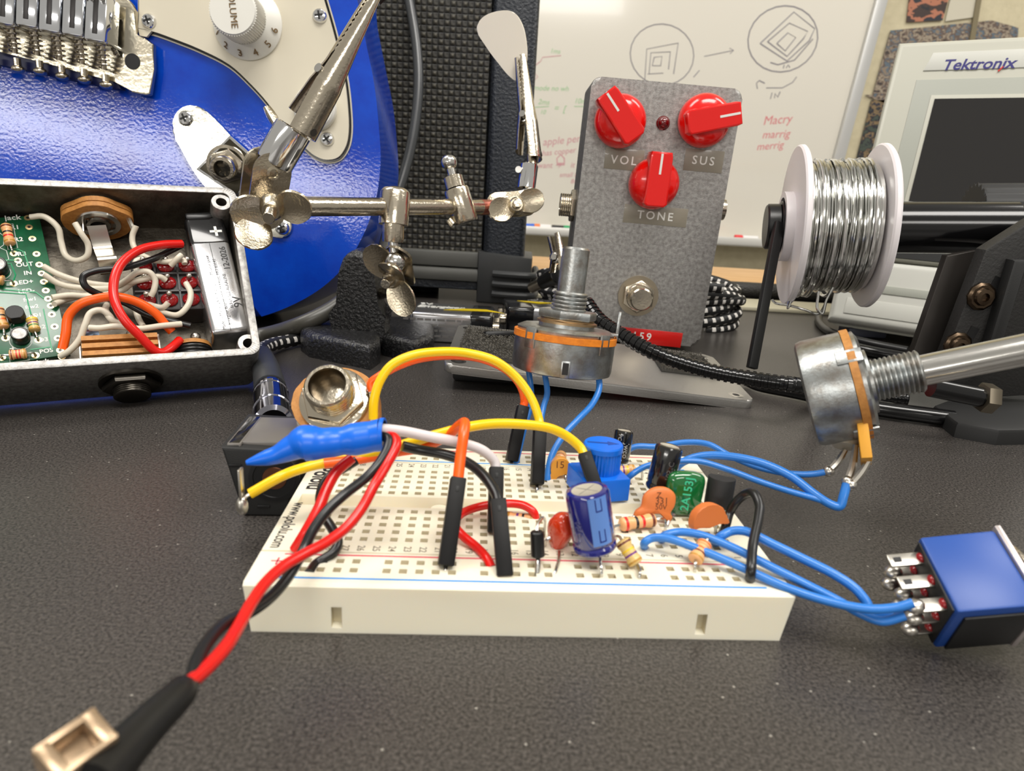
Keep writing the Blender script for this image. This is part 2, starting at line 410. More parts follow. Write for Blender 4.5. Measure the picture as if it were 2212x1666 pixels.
wtext('green_writing', [('1ms', 1188, 110, 11, 0), ], gn)
wtext('green_note', [('mode no wh', 1152, 190, 12, 2)], gn)
wtext('green_formula', [('2ms', 1162, 220, 12, 0), ('10', 1166, 242, 10, 0), ('=  [', 1196, 234, 14, 0), ('10ms', 1240, 218, 12, 0)], gn)
strokes('fraction_lines', [[(1152, 232), (1186, 230)], [(1240, 230), (1264, 230)]], gn, .8, 1)

# markers on the tray
def marker(px, py, px2, py2, body, cap, label, capside=1):
    ty = c0[1] - 1.5 + 4.8; a = WB.M @ Vector((WB.uv(px, py, 40).x, ty, 34)); b = WB.M @ Vector((WB.uv(px2, py2, 40).x, ty, 36)); r = 4.6
    t = thing('whiteboard_marker', label, 'marker', at=(a + b) / 2, group='markers on the whiteboard tray')
    e, f = (b, a) if capside > 0 else (a, b); m = f + (e - f) * .66
    g = G(); g.cyl(f, m, r, n=16, ch=.8); obj('barrel', g, body, t)
    g = G(); g.cyl(m, e, r * 1.08, n=16, ch=.8); obj('cap', g, cap, t)
wm = mat('marker_white', (224, 222, 220), .4)
mb = mat('marker_blue', (36, 96, 200), .4); mo = mat('marker_orange', (226, 120, 60), .4); mg = mat('marker_green', (30, 150, 90), .4); mr = mat('marker_red', (214, 34, 40), .4)
marker(1131, 497, 1154, 497, mb, mb, 'blue marker pen on the tray beside the amplifier', 1)
marker(1154, 497, 1190, 497, wm, mo, 'white marker pen with orange cap end on the tray', -1)
marker(1192, 496, 1231, 497, blk_m, mg, 'dark marker pen with green cap on the tray left of the pedal', 1)
marker(1590, 506, 1640, 508, wm, mr, 'white and red marker pen on the tray right of the pedal', -1)

# papers on the wall
WL = Plane(frame((0, 1338, 0), (1, 0, 0), z=(0, -1, 0)))
def poster(name, pts, m, label, cat='poster'):
    g = G(); g.prism([tuple(WL.uv(a, b, 1).to_2d()) for a, b in pts], 0, 1.2, WL.M)
    return obj(name, g, m, cat=cat, label=label)
def collage(name, cols, size):
    m = mat(name, cols[0], .6); nt = m.node_tree; N = nt.nodes; L = nt.links; b = N['Principled BSDF']
    tc = N.new('ShaderNodeTexCoord'); mp = N.new('ShaderNodeMapping'); mp.inputs['Scale'].default_value = (1000 / size, 1000, 1600 / size)
    L.new(tc.outputs['Object'], mp.inputs[0]); n = N.new('ShaderNodeTexNoise'); n.inputs['Scale'].default_value = .9; n.inputs['Detail'].default_value = 3
    L.new(mp.outputs[0], n.inputs[0]); r = N.new('ShaderNodeValToRGB'); r.color_ramp.interpolation = 'CONSTANT'
    e = r.color_ramp.elements; e[0].color = lin(cols[0]) + (1,); e[1].position = .7; e[1].color = lin(cols[-1]) + (1,)
    for i, c in enumerate(cols[1:-1]): q = e.new(.34 + .34 * i / max(1, len(cols) - 2)); q.color = lin(c) + (1,)
    L.new(n.outputs[0], r.inputs[0]); L.new(r.outputs[0], b.inputs['Base Color']); return m
poster('wall_poster', [(1924, 66), (2142, 44), (2200, 60), (2180, 340), (1868, 205), (1885, 205), (1900, 150)], collage('street_print', [(60, 52, 48), (104, 88, 76), (150, 138, 120), (96, 80, 70), (84, 100, 112), (132, 116, 98), (70, 58, 52)], 12),
       'printed street photograph on the wall behind the oscilloscope corner')
poster('wall_poster', [(1882, 216), (1960, 216), (1930, 350), (1848, 350)], collage('night_print', [(24, 26, 34), (40, 40, 52), (120, 100, 70), (34, 32, 40), (60, 70, 60), (30, 32, 44)], 14),
       'dark night photograph on the wall low beside the whiteboard frame')
poster('wall_poster', [(1968, -40), (2060, -40), (2036, 44), (1958, 48)], collage('dark_print', [(30, 34, 40), (60, 46, 42), (170, 110, 84), (40, 42, 50), (54, 70, 66)], 26),
       'small dark photograph at the top of the wall right of the whiteboard')
poster('wall_paper', [(2062, -40), (2124, -40), (2112, 36), (2042, 46)], mat('plain_paper', (196, 190, 172), .8), 'plain pale paper pinned at the top of the wall', 'paper')
g = G(); g.prism([tuple(WL.uv(a, b, 1).to_2d()) for a, b in [(2118, -60), (2128, -60), (2092, 160), (2080, 160)]], 0, 4, WL.M); obj('trim_1', g, mat('dark_trim', (120, 110, 84), .7), kind='structure')
# ---------------------------------------------------------------- amplifier
AMP = Plane(frame((0, 385, 0), (1, 0, 0), z=(0, -1, 0)))
def au(x, y, w=0): return AMP.uv(x, y, w)
tolex = mat('black_leatherette', (44, 48, 54), .42, bump=(1.5, .9))
def grille_mat():
    m = mat('woven_grille_cloth', (26, 24, 20), .6); nt = m.node_tree; N = nt.nodes; L = nt.links; b = N['Principled BSDF']
    tc = N.new('ShaderNodeTexCoord'); sp = N.new('ShaderNodeSeparateXYZ'); L.new(tc.outputs['Object'], sp.inputs[0])
    def sn(sock, per, off=0):
        a = N.new('ShaderNodeMath'); a.operation = 'MULTIPLY_ADD'; a.inputs[1].default_value = 2 * PI * 1000 / per; a.inputs[2].default_value = off; L.new(sock, a.inputs[0])
        s = N.new('ShaderNodeMath'); s.operation = 'SINE'; L.new(a.outputs[0], s.inputs[0]); return s.outputs[0]
    def op(o, a, c=None, v=None):
        k = N.new('ShaderNodeMath'); k.operation = o; L.new(a, k.inputs[0])
        if c is not None: L.new(c, k.inputs[1])
        if v is not None: k.inputs[1].default_value = v
        return k.outputs[0]
    sx, sy = sn(sp.outputs[0], 6.0), sn(sp.outputs[1], 6.0)
    ax, ay = op('ABSOLUTE', sn(sp.outputs[0], 6.0, .4)), op('ABSOLUTE', sn(sp.outputs[1], 6.0, .4))
    pr = op('MULTIPLY', ax, ay); h = op('POWER', pr, v=.8)
    cb = op('MULTIPLY', sx, sy); k2 = op('MULTIPLY', op('ADD', cb, v=1.6), v=.4); h2 = op('MULTIPLY', h, k2)
    mx = N.new('ShaderNodeMix'); mx.data_type = 'RGBA'; mx.inputs[6].default_value = lin((8, 8, 8)) + (1,); mx.inputs[7].default_value = lin((88, 84, 72)) + (1,)
    L.new(h2, mx.inputs[0]); L.new(mx.outputs[2], b.inputs['Base Color'])
    bp = N.new('ShaderNodeBump'); bp.inputs['Distance'].default_value = .0009; bp.inputs['Strength'].default_value = 1; L.new(h2, bp.inputs['Height']); L.new(bp.outputs[0], b.inputs['Normal'])
    return m
t = thing('guitar_amplifier', 'black guitar amplifier cabinet with woven grille standing behind the blue guitar', 'amplifier', AMP.M)
xr_, xi = au(1141, 420).x, au(1049, 420).x; zb = .5; xl = xr_ - 200
ztr = au(1040, 604).y; zg = au(900, 543).y; zt2 = 240
g = G(); g.box(((xl + xi) / 2, (zt2 + ztr) / 2, -80), (xi - xl + 30, zt2 - ztr + 6, 144), bev=1)
g.prism([(xi, zb + 6), (xr_, zb + 6), (xr_, zt2), (xi, zt2)], -150, 3, bev=4, seg=3)
g.prism([(xl - 24, zb + 6), (xi + 2, zb + 6), (xi + 2, ztr - 1), (xl - 24, ztr - 1)], -150, 3, bev=2)
obj('cabinet', g, tolex, t, world=False)
g = G(); g.box(((xl + xi) / 2, (zg + zt2) / 2, -4), (xi - xl - 2, zt2 - zg, 8)); obj('grille_cloth', g, grille_mat(), t, world=False)
trimm = mat('grey_rail_plastic', (88, 88, 84), .4)
g = G(); g.box(((xl + xi) / 2, (zg + ztr) / 2 + 4.2, 0), (xi - xl, 8.4, 9), bev=.8); g.box(((xl + xi) / 2, (zg + ztr) / 2 - 4.3, 1), (xi - xl, 7.8, 9), bev=2.5)
obj('lower_rail', g, trimm, t, world=False)
cx, cy = au(1034, 545), au(1137, 640)
g = G(); W_ = cy.x - cx.x + 3; Hh = cx.y - zb
g.prism([(cx.x, zb), (cy.x + 2, zb), (cy.x + 2, cx.y - 1), (cx.x, cx.y + 1)], -30, 6.5, bev=1.6)
for k in range(3):
    yy = cx.y - 10.5 - k * 5.6; g.tube([(cx.x + 9, yy, 7), (cx.x + 14, yy, 8), (cy.x + 2.4, yy, 7.4), (cy.x + 4.5, yy, 2), (cy.x + 4.5, yy, -24)], 2.0, n=10, sub=4)
obj('corner_protector', g, mat('dark_grey_plastic', (50, 51, 51), .42, bump=(.6, .1)), t, world=False)
for k in (-60, -160):
    g = G(); g.cyl((xr_ + k, 0, -30), (xr_ + k, 7, -30), 9); obj('rubber_foot', g, rubber, t, world=False)

# ---------------------------------------------------------------- guitar
nrm = Vector((0, -1, .12)).normalized()
GT = Plane(frame((-40, 284, 0), (1, 0, 0), z=nrm))
def gu(x, y, w=0): return tuple(GT.uv(x, y, w).to_2d())
def gv(x, y, w=0): return GT.uv(x, y, w)
def blue_mat():
    m = mat('blue_lacquer', (0, 74, 200), .6, bump=(1.2, .05), var=(30, (0, 48, 168), .35, .7), coat=1.0); nt = m.node_tree
    b = nt.nodes['Principled BSDF']; b.inputs['Coat Roughness'].default_value = .06; b.inputs['Specular IOR Level'].default_value = .08; return m
guitar = thing('electric_guitar', 'glossy blue electric guitar body with white pickguard standing behind the open metal box', 'guitar', GT.M)
body = [(745, -150), (768, -20), (790, 90), (808, 180), (818, 270), (822, 350), (812, 430), (786, 505), (748, 570), (700, 618), (640, 655), (565, 684), (480, 700), (360, 706), (200, 700), (20, 690), (-200, 650), (-420, 560), (-560, 400), (-600, 200), (-560, 0), (-420, -160), (-100, -230), (300, -220)]
g = G(); o = smooth2([gu(*p) for p in body], 5); o = [(a, max(b, 5.2)) for a, b in o]
g.prism(o, -42, 0, bev=5.5, seg=5, both=True); obj('body', g, blue_mat(), guitar, world=False, sharp=50)
pg = [(296, -120), (296, -40), (296, 40), (294, 66), (300, 70), (329, 76), (380, 94), (430, 114), (494, 147), (536, 185), (575, 228), (615, 285), (655, 324), (678, 343), (705, 353), (735, 347), (754, 321), (761, 286), (759, 228), (751, 164), (736, 101), (723, 51), (708, 0), (680, -90), (500, -140)]
white_pg = mat('cream_pickguard', (214, 206, 186), .34)
for nm, off, w0, w1, m_, c in (('pickguard_under_layer', 0, 0, .7, white_pg, 0), ('pickguard_black_layer', .5, .7, 1.2, blk_g, 1), ('pickguard', 1.3, 1.2, 2.3, white_pg, 2)):
    P = smooth2([gu(*p, 1.2) for p in pg], 4); cxx = sum(p[0] for p in P) / len(P); cyy = sum(p[1] for p in P) / len(P)
    n_ = len(P); R_ = []
    for i in range(n_):
        a, b_ = Vector(P[i - 1]), Vector(P[(i + 1) % n_]); d_ = (b_ - a).normalized(); nn = Vector((-d_.y, d_.x))
        if nn.dot(Vector((cxx, cyy)) - Vector(P[i])) < 0: nn = -nn
        R_.append(tuple(Vector(P[i]) + nn * off))
    g = G(); g.prism(R_, w0, w1, bev=.3 if c == 2 else 0, seg=1)
    if c == 2: pick_o = obj(nm, g, m_, guitar, world=False)
    else: obj(nm, g, m_, guitar, world=False)
def screw(x, y, w, r, parent, rotz=.4):
    p = gv(x, y, w); M = Matrix.Translation(p)
    g = G(); g.lathe([(r, 0), (r, .3), (r * .8, r * .42), (r * .4, r * .55), (0, r * .58)], M, 20)
    for k in range(2):
        R = M @ Matrix.Rotation(rotz + k * PI / 2, 4, 'Z'); g.box((0, 0, r * .58), (r * 1.1, r * .26, .12), R, mi=1)
    return obj('screw', g, [chrome, blk_m], parent, world=False)
for x, y in ((322, 46), (691, 35), (707, 301)): screw(x, y, 2.3, 2.9, guitar, random.random())
# volume knob
p = gv(536, 52, 2.3); M = Matrix.Translation(p)
kw = mat('ivory_knob_plastic', (228, 226, 218), .35)
g = G(); g.lathe([(13.6, 0), (13.6, .8), (10.6, 4.4), (9.4, 5.6), (0, 5.6)], M, 48)
kn = obj('volume_knob', g, kw, guitar, world=False)
g = G(); N_ = 60; pr = []
for k in range(N_ * 2): r_ = 9.2 if k % 2 else 8.6; a = PI * k / N_; pr.append((p.x + r_ * math.cos(a), p.y + r_ * math.sin(a)))
g.prism(pr, p.z + 5.4, p.z + 14.5); g.lathe([(8.8, 14.4), (8.4, 15.2), (0, 15.4)], M, 40); obj('knurled_grip', g, kw, kn, world=False, flat=True)
g = G(); 
for ch, a in (('1', -148), ('2', -122), ('3', -92), ('4', -62), ('5', -33), ('6', -5)):
    a = math.radians(a - 8); R = M @ Matrix.Translation((12.0 * math.cos(a), 12.0 * math.sin(a), 3.2)) @ Matrix.Rotation(a + PI / 2, 4, 'Z') @ Matrix.Rotation(math.radians(50), 4, 'X'); g.text(ch, 4.0, R, .12)
R = M @ Matrix.Translation((.2, .6, 15.5)) @ Matrix.Rotation(math.radians(-84), 4, 'Z'); g.text('VOLUME', 3.6, R, .1, xs=1.0)
obj('lettering', g, mat('gold_ink', (120, 96, 62), .5), kn, world=False)
# tone knob shaft hidden behind the clip
p = gv(683, 236, 2.3); g = G(); M = Matrix.Translation(p); g.lathe([(8.4, 0), (8.4, 3), (7.6, 4), (4.4, 4.2), (4.4, 9), (3.8, 9.6), (0, 9.6)], M, 40); obj('switch_tip', g, kw, guitar, world=False)
# jack plate
jp = smooth2([gu(*q, .8) for q in [(380, 250), (398, 232), (430, 230), (470, 262), (520, 318), (580, 388), (620, 450), (632, 490), (622, 510), (598, 513), (540, 490), (480, 440), (430, 385), (392, 320), (374, 285)]], 4)
plate = G(); plate.prism(jp, 0, 1.6, bev=.7); JP = obj('jack_plate', plate, mat('polished_plate', (214, 212, 200), .14, 1, bump=(3, .04)), guitar, world=False)
cup = [gv(*q, 1.7) for q in [(498, 292), (566, 352), (516, 428), (424, 366)]]
g = G(); o2 = [(q.x, q.y) for q in cup]; cc = sum((Vector(q) for q in o2), Vector((0, 0))) / 4
g.prism([tuple(Vector(q)) for q in o2], 1.5, 2.6, bev=.6)
obj('cup_rim', g, chrome, JP, world=False)
g = G(); g.prism([tuple(cc + (Vector(q) - cc) * .88) for q in o2], 2.5, 2.75, bev=.1); obj('cup_shade', g, mat('shaded_cup_steel', (74, 70, 60), .32, 1), JP, world=False)  # flat patch, its colour darkened to paint the shade inside the cup
ax = Vector((.10, -.30, 1)).normalized(); c0_ = gv(492, 358, 3)
g = G(); Mz = zframe(c0_, ax); g.lathe([(8.2, -.2), (8.2, .8), (7, 1)], Mz, 32); g.hexn(c0_ + ax * .8, c0_ + ax * 2.6, 7.0, rotv=.3)
g.lathe([(4.7, 2.5), (4.9, 3), (4.9, 7.2), (4.5, 7.8), (3.3, 7.8), (3.1, 7.2), (3.1, 2.6), (0, 2.6)], Mz, 28, mis=[0, 0, 0, 0, 0, 0, 1]); obj('jack_socket', g, [nickel, blk], JP, world=False)
screw(401, 256, 1.6, 3.0, JP); screw(610, 492, 1.6, 3.0, JP)
# bridge
BR_ = [(-260, -60), (262, -20), (284, 6), (293, 24), (292, 76), (312, 82), (332, 96), (333, 150), (325, 204), (316, 206), (285, 200), (268, 184), (250, 174), (120, 142), (0, 112), (-260, 60)]
g = G(); g.prism([gu(*q, 4.5) for q in BR_], 2.8, 4.8, bev=.6); bp_ = obj('bridge_plate', g, mat('bridge_chrome', (200, 192, 172), .2, 1, bump=(2, .08)), guitar, world=False)
p = gv(286, 133, 4.9); g = G(); g.lathe([(3.0, 0), (3.0, .15), (0, .15)], Matrix.Translation(p), 24); obj('mounting_hole', g, blk_m, bp_, world=False)
g = G(); g.prism([gu(*q, 3) for q in [(-260, 62), (0, 112), (120, 142), (250, 174), (262, 192), (240, 190), (-260, 86)]], -.5, 3.2); obj('plate_edge_shade', g, mat('painted_shade_blue', (6, 20, 80), .4), bp_, world=False)  # solid dark strip standing in for the shade below the plate edge
sx0 = [(-30, 86), (24, 92), (73, 97), (122, 108), (171, 116), (219, 128)]
chrs = mat('saddle_chrome', (224, 226, 230), .1, 1)
for i in range(6):
    bx_, by_ = sx0[i]; a = gv(bx_ - 24, by_ - 38 + 2, 11); d_ = gv(bx_ + 24, by_ - 38 + 10, 11)
    top = gv(bx_ + 16, by_ - 118, 11); xd = (d_ - a); wd = xd.length; Mx = frame((a + d_) / 2, (xd.x, xd.y, 0), z=(0, 0, 1))
    L_ = 17
    g = G(); g.box((0, L_ / 2, 0), (wd * .95, L_, 9), Mx, bev=.9)
    g.box((0, .6, -1.5), (wd * .95, 1.6, 10), Mx, bev=.5)
    sd = obj('saddle', g, chrs, bp_, world=False)
    g = G(); g.box((0, L_ / 2 + 1, 4.2), (wd * .22, L_ * .82, 1.0), Mx, bev=.1); obj('saddle_slot', g, mat('slot_metal', (70, 68, 68), .4, .8), sd, world=False)
    g = G(); Pn = []
    p0 = Mx @ Vector((0, 0, -.5)); p1 = Mx @ Vector((0, -8.5, -2.5))
    for k in range(5 * 10 + 1): a_ = 2 * PI * k / 10; f = p0 + (p1 - p0) * (k / 50); Pn.append(f + Vector((1.9 * math.cos(a_), 0, 1.9 * math.sin(a_))))
    g.tube(Pn, .38, n=6, sub=1); g.cyl(p0, p1, 1.0, n=10); obj('spring', g, nickel, sd, world=False)
    p1 = Mx @ Vector((0, -14, -4.4)); g = G(); g.ball(p1, 2.5, sc=(1, .6, 1), n=16); g.cyl(p1, p1 + Vector((0, 4, .3)), 1.3, n=10); obj('intonation_screw', g, nickel, sd, world=False)
    g = G(); q = Mx @ Vector((0, L_ - 1, 3.5)); g.tube([q, q + Vector((1, 20, 3)), q + Vector((4, 80, 6))], .35 + .05 * (5 - i), n=6, sub=2); obj('string', g, steel, guitar, world=False)
    for s_ in (-1, 1):
        q = Mx @ Vector((s_ * wd * .26, L_ - 1.6, 4.6)); g = G(); g.cyl(q, q + Vector((0, 0, 1.8)), 1.3, n=12); g.cyl(q + Vector((0, 0, 1.75)), q + Vector((0, 0, 1.85)), .7, n=6, mi=1); obj('height_screw', g, [steel, blk], sd, world=False)
g = G(); g.sheet(lambda u, v: gv(246 + 4 * math.sin(6 * u), 60 + u * 0, 6) + Vector((2 * v, (1 - u) * 14 - 10, 3 * math.sin(PI * u))), 8, 2, .6); obj('bridge_end_bracket', g, chrome, bp_, world=False)

# instrument cable hanging in front of the grille and running under the guitar
g = G(); P = [D(872, -60, 340), D(886, 10, 340), D(900, 100, 338), D(904, 190, 336), D(893, 290, 334), D(874, 370, 332), D(850, 440, 328), D(834, 490, 322)]
g.tube(P, 2.5, n=14); obj('instrument_cable', g, mat('grey_cable_jacket', (58, 60, 62), .3), cat='cable', label='thin grey instrument cable hanging in front of the amplifier grille')
g = G(); P = [D(834, 490, 322), D(822, 530, 314), D(797, 572, 300), D(762, 608, 287), D(715, 646, 281), D(650, 678, 277), Zp(570, 702, 3.5), Zp(470, 716, 3.5), Zp(380, 722, 3.5)]
g.tube([p_ + Vector((4, -13, -1.5)) for p_ in P], 3.2, n=14); obj('instrument_cable', g, mat('grey_cable_jacket2', (70, 68, 62), .35), cat='cable', label='thick dark cable curving along the lower rim of the blue guitar')
# ---------------------------------------------------------------- finished pedal standing behind
PO = Yp(1363, 765, 290); tl = math.radians(-1.6)
PM = Matrix.Translation(Vector((PO.x, 290, 3.2))) @ Matrix(((1, 0, 0, 0), (0, 0, -1, 0), (0, 1, 0, 0), (0, 0, 0, 1))) @ Matrix.Rotation(tl, 4, 'Z')
PD = Plane(PM)
PM = Matrix.Translation(Vector((0, 0, 0))) @ PM
pedal = thing('guitar_pedal', 'grey metal guitar effect pedal with three red knobs standing upright', 'pedal', PM)
def pu(x, y, w=0): return PD.uv(x, y, w)
lo = pu(1360, 760).y
xL, xR = pu(1279, 190).x, pu(1612, 180).x; yT = pu(1440, 178).y; xc = (xL + xR) / 2; W_ = xR - xL
xb = (pu(1223, 750).x + pu(1496, 755).x) / 2
g = G(); pr = rrect(W_, yT, 3.6, 6)
pr = [(a + xc + (b - yT / 2) / yT * (xc - xb) * .6 - (xc - xb) * .3, b + yT / 2) for a, b in pr]
g.prism(pr, -30, 0, bev=1.3, seg=3); obj('enclosure', g, alu, pedal, world=False, sharp=50)
red = mat('red_knob_plastic', (226, 14, 8), .2, coat=.4, sss=.03)
def knob(x, y, ang):
    p = pu(x, y); M = Matrix.Translation(Vector((p.x, p.y, 0)))
    M = M @ Matrix.Diagonal((1.07, 1.07, 1, 1)); g = G(); g.lathe([(9.2, .8), (9.5, 1.2), (9.5, 3.2), (9.1, 5.2), (8.2, 7.2), (6.6, 8.8), (3.5, 9.8), (0, 10)], M, 48)
    k = obj('knob', g, red, pedal, world=False)
    R = M @ Matrix.Rotation(math.radians(ang), 4, 'Z')
    g = G(); g.prism([(-8.2, -3.2), (-7.2, -4.3), (9.4, -4.1), (11.1, -3.7), (11.1, 3.7), (9.4, 4.1), (-7.2, 4.3), (-8.2, 3.2)], 2.6, 12.4, R, bev=.7); obj('grip_bar', g, red, k, world=False)
    g = G(); g.box((6.9, 0, 12.35), (7.2, .8, .3), R); g.box((10.9, 0, 9.8), (.4, .8, 4.6), R); obj('pointer_line', g, white_ink, k, world=False)
    g = G(); g.cyl((p.x, p.y, 0), (p.x, p.y, 1), 3.3); obj('shaft', g, steel, k, world=False)
knob(1338, 263, 131); knob(1518, 262, 15); knob(1410, 397, 90)
p = pu(1432, 266); M = Matrix.Translation(Vector((p.x, p.y, 0)))
g = G(); g.lathe([(2.7, 0), (2.7, .5), (2.3, .8), (2.2, 1.8), (1.7, 2.7), (.9, 3.2), (0, 3.35)], M, 28); obj('indicator_lamp', g, mat('dark_red_lens', (96, 4, 8), .08, coat=.8), pedal, world=False)
tape = mat('clear_label_tape', (138, 132, 118), .28, coat=.4)
def label(nm, x0, y0, x1, y1, s_, tx, ty, m, rot_=0):
    a, b = pu(x0, y0), pu(x1, y1); g = G(); c = ((a + b) / 2); R = Matrix.Translation(Vector((c.x, c.y, 0))) @ Matrix.Rotation(math.radians(rot_), 4, 'Z')
    g.box((0, 0, .09), (abs(b.x - a.x), abs(a.y - b.y), .18), R, bev=.05); lb = obj(nm, g, m, pedal, world=False)
    q = pu(tx, ty); g = G(); g.text(s_, 4.6, Matrix.Translation(Vector((q.x, q.y, .2))) @ Matrix.Rotation(math.radians(rot_), 4, 'Z'), .06, bold=.05, space=1.35); obj('lettering', g, white_ink, lb, world=False)
label('label_tape', 1309, 318, 1387, 371, 'VOL', 1347, 347, tape); label('label_tape', 1482, 320, 1558, 375, 'SUS', 1519, 348, tape)
label('label_tape', 1350, 440, 1481, 492, 'TONE', 1415, 467, tape); label('red_label_tape', 1330, 706, 1470, 750, '159', 1386, 727, mat('red_label_tape', (206, 22, 16), .3, coat=.4), -1)
p = pu(1378, 639); o = Vector((p.x, p.y, 0)); M = Matrix.Translation(o)
g = G(); g.lathe([(8.6, 0), (8.6, .9), (0, .9)], M, 40); wsh = obj('washer', g, mat('brushed_washer', (176, 164, 144), .35, 1), pedal, world=False)
g = G(); g.hexn(o + Vector((0, 0, .9)), o + Vector((0, 0, 3.1)), 7.2, rotv=.5, mi=0); g.lathe([(5.6, 3), (5.6, 4.4), (5.3, 4.8), (4.7, 4.8), (4.7, 9.6), (4.2, 10.2), (0, 10.3)], M, 32)
obj('foot_switch', g, nickel, pedal, world=False)
p = pu(1243, 447); q = Vector((xL + .3, p.y, -14)); g = G(); g.cyl(q, q - Vector((1, 0, 0)), 6.6, n=32); g.hexn(q - Vector((1, 0, 0)), q - Vector((3.2, 0, 0)), 6.8)
g.lathe(thread(4.9, .3, 5, 3, 7.6) + [(3.3, 7.6), (3.2, 3), (0, 3)], zframe(q, (-1, 0, 0)), 28); obj('jack_socket', g, nickel, pedal, world=False)
p = pu(1566, 455); q = Vector((xR - .8, p.y, -13)); g = G(); g.hexn(q, q + Vector((2.2, 0, 0)), 6.8); g.cyl(q, q + Vector((4.2, 0, 0)), 4.4, n=24); obj('jack_socket', g, nickel, pedal, world=False)

# ---------------------------------------------------------------- pedal back plate lying in front of it
a = Zp(958, 785, 9.5); b = Zp(1632, 868, 2.6); c = Zp(985, 722, 10.5)
x = (b - a).normalized(); yv = (c - a); LM = frame(a, x, y=(yv - x * yv.dot(x)).normalized()); LL = (b - a).length; LW = 56
lid = thing('pedal_back_plate', 'flat grey metal back plate with dark hook strips lying tilted on the bench', 'plate', LM)
g = G(); o = [(p_[0] + LL / 2, p_[1] + LW / 2) for p_ in rrect(LL, LW, 3, 5)]; g.prism(o, -3.2, 0, bev=.8, both=True)
obj('plate', g, mat('satin_aluminium', (182, 180, 176), .34, .9, bump=(.7, .15)), lid, world=False, sharp=50)
velm = mat('hook_strip', (40, 38, 34), .8)
def velcro(x0, x1, y0, y1, sk=0):
    g = G(); g.prism([(x0, y0), (x1, y0), (x1 + sk, y1), (x0 + sk, y1)], 0, .5)
    o = obj('hook_strip', g, velm, lid, world=False, kind=None)
    g = G(); n = 0; yy = y0 + .8
    while yy < y1 - .5:
        xx = x0 + .6
        while xx < x1 - .5:
            f = (yy - y0) / (y1 - y0) * sk; jx = random.uniform(-.25, .25)
            p = Vector((xx + f + jx, yy + random.uniform(-.3, .3), .4)); l = random.choice((-1, 1)) * .55
            g.tube([p, p + Vector((0, 0, .9)), p + Vector((l * .6, 0, 1.5)), p + Vector((l * 1.5, 0, 1.2))], .11, n=3, sub=2, caps=False); xx += .95
        yy += 1.05
    obj('hooks', g, mat('hook_plastic', (84, 80, 72), .5), o, world=False, kind='stuff')
velcro(3.5, 30, 9, LW - 6); velcro(LL - 27, LL - 5, 22, LW - 5)
for cx_, cy_ in ((4.5, 4.5), (LL - 5, 5), (4.5, LW - 5), (LL - 5, LW - 5)):
    g = G(); g.lathe([(2.6, .02), (2.2, .06), (1.2, .06), (0, .06)], Matrix.Translation((cx_, cy_, 0)), 20, mis=[0, 0, 1]); obj('screw_hole', g, [steel, blk_m], lid, world=False)
pa = Zp(1120, 845, 0); g = G(); g.box((pa.x + 3, pa.y + 20, 2.6), (52, 26, 5.2), bev=1.2); obj('rubber_block', g, blk_m, cat='block', label='low black block propping up the tilted grey back plate')

# ---------------------------------------------------------------- 9 volt batteries
def battery(name, label_, M, L_, W_, H_, cap_end, mats, txt):
    t = thing(name, label_, 'battery', M, group='nine volt batteries')
    g = G(); g.box((0, 0, H_ / 2), (L_, W_, H_), bev=1.6, seg=3); obj('case', g, mats[0], t, world=False)
    g = G(); g.box((cap_end * (L_ / 2 - L_ * .15), 0, H_ / 2), (L_ * .3 + .2, W_ + .3, H_ + .3), bev=1.7, seg=3); obj('dark_band', g, mats[1], t, world=False)
    for s_, hx in ((-1, 0), (1, 1)):
        x0 = cap_end * (L_ / 2); y0 = s_ * W_ * .24
        g = G(); (g.hexn if hx else g.cyl)((x0, y0, H_ / 2), (x0 + cap_end * 2.6, y0, H_ / 2), 3.2 if hx else 2.8); obj('terminal', g, nickel, t, world=False)
    return t
bs = mat('battery_foil', (190, 190, 192), .22, .9); bk = mat('battery_black', (18, 18, 20), .16, coat=.5)
yel = mat('yellow_print', (236, 206, 16), .4); grey_ink = mat('grey_ink', (110, 108, 106), .5)
A0 = Zp(884, 738, 0); A1 = Zp(1062, 748, 0); dx = (A1 - A0); BM = frame(A0 + dx * .5 + Vector((-dx.y, dx.x, 0)).normalized() * 12, dx, z=(0, 0, 1))
BM = Matrix.Translation((BM.translation)) @ BM.to_3x3().to_4x4()
b1 = battery('nine_volt_battery', 'silver nine volt battery with black end lying left of the back plate', BM, dx.length, 24, 12.8, 1, (bs, bk), '')
g = G(); z_ = 13.0; g.prism([(-4, -5), (15, -3.4), (22, -5.5), (14, 1), (4, 0)], z_, z_ + .12); obj('yellow_flash', g, yel, b1, world=False)
g = G(); g.text('Energizer', 6.0, Matrix.Translation((-6, 2, z_ - .1)), .1, space=.9, shear=.2); g.text('9V', 5, Matrix.Translation((-13, 8, z_ - .1)), .1); obj('lettering', g, white_ink, b1, world=False)
g = G(); R = Matrix.Translation((-5, -12.02, 6.3)) @ Matrix.Rotation(PI / 2, 4, 'X')
for k in range(4):
    xx = -15.0
    while xx < 12: l_ = random.uniform(1.2, 4); g.box((xx + l_ / 2, 3.6 - 2.3 * k, 0), (l_, .9, .1), R); xx += l_ + .7
obj('small_print', g, grey_ink, b1, world=False)
B0 = Zp(1052, 736, 0); g = None
dx2 = Vector((40, 4.5, 0)); BM2 = frame(Zp(1062, 722, 0) + Vector((27, 14, 0)), dx2, z=(0, 0, 1))
b2 = battery('nine_volt_battery', 'second nine volt battery with black end lying behind the potentiometer', BM2, 44, 24, 13, -1, (bs, bk), '')
g = G(); g.prism([(-16, 4), (-8, 3), (2, 1), (-6, -2), (-12, 1)], 13.22, 13.34); obj('yellow_flash', g, yel, b2, world=False)
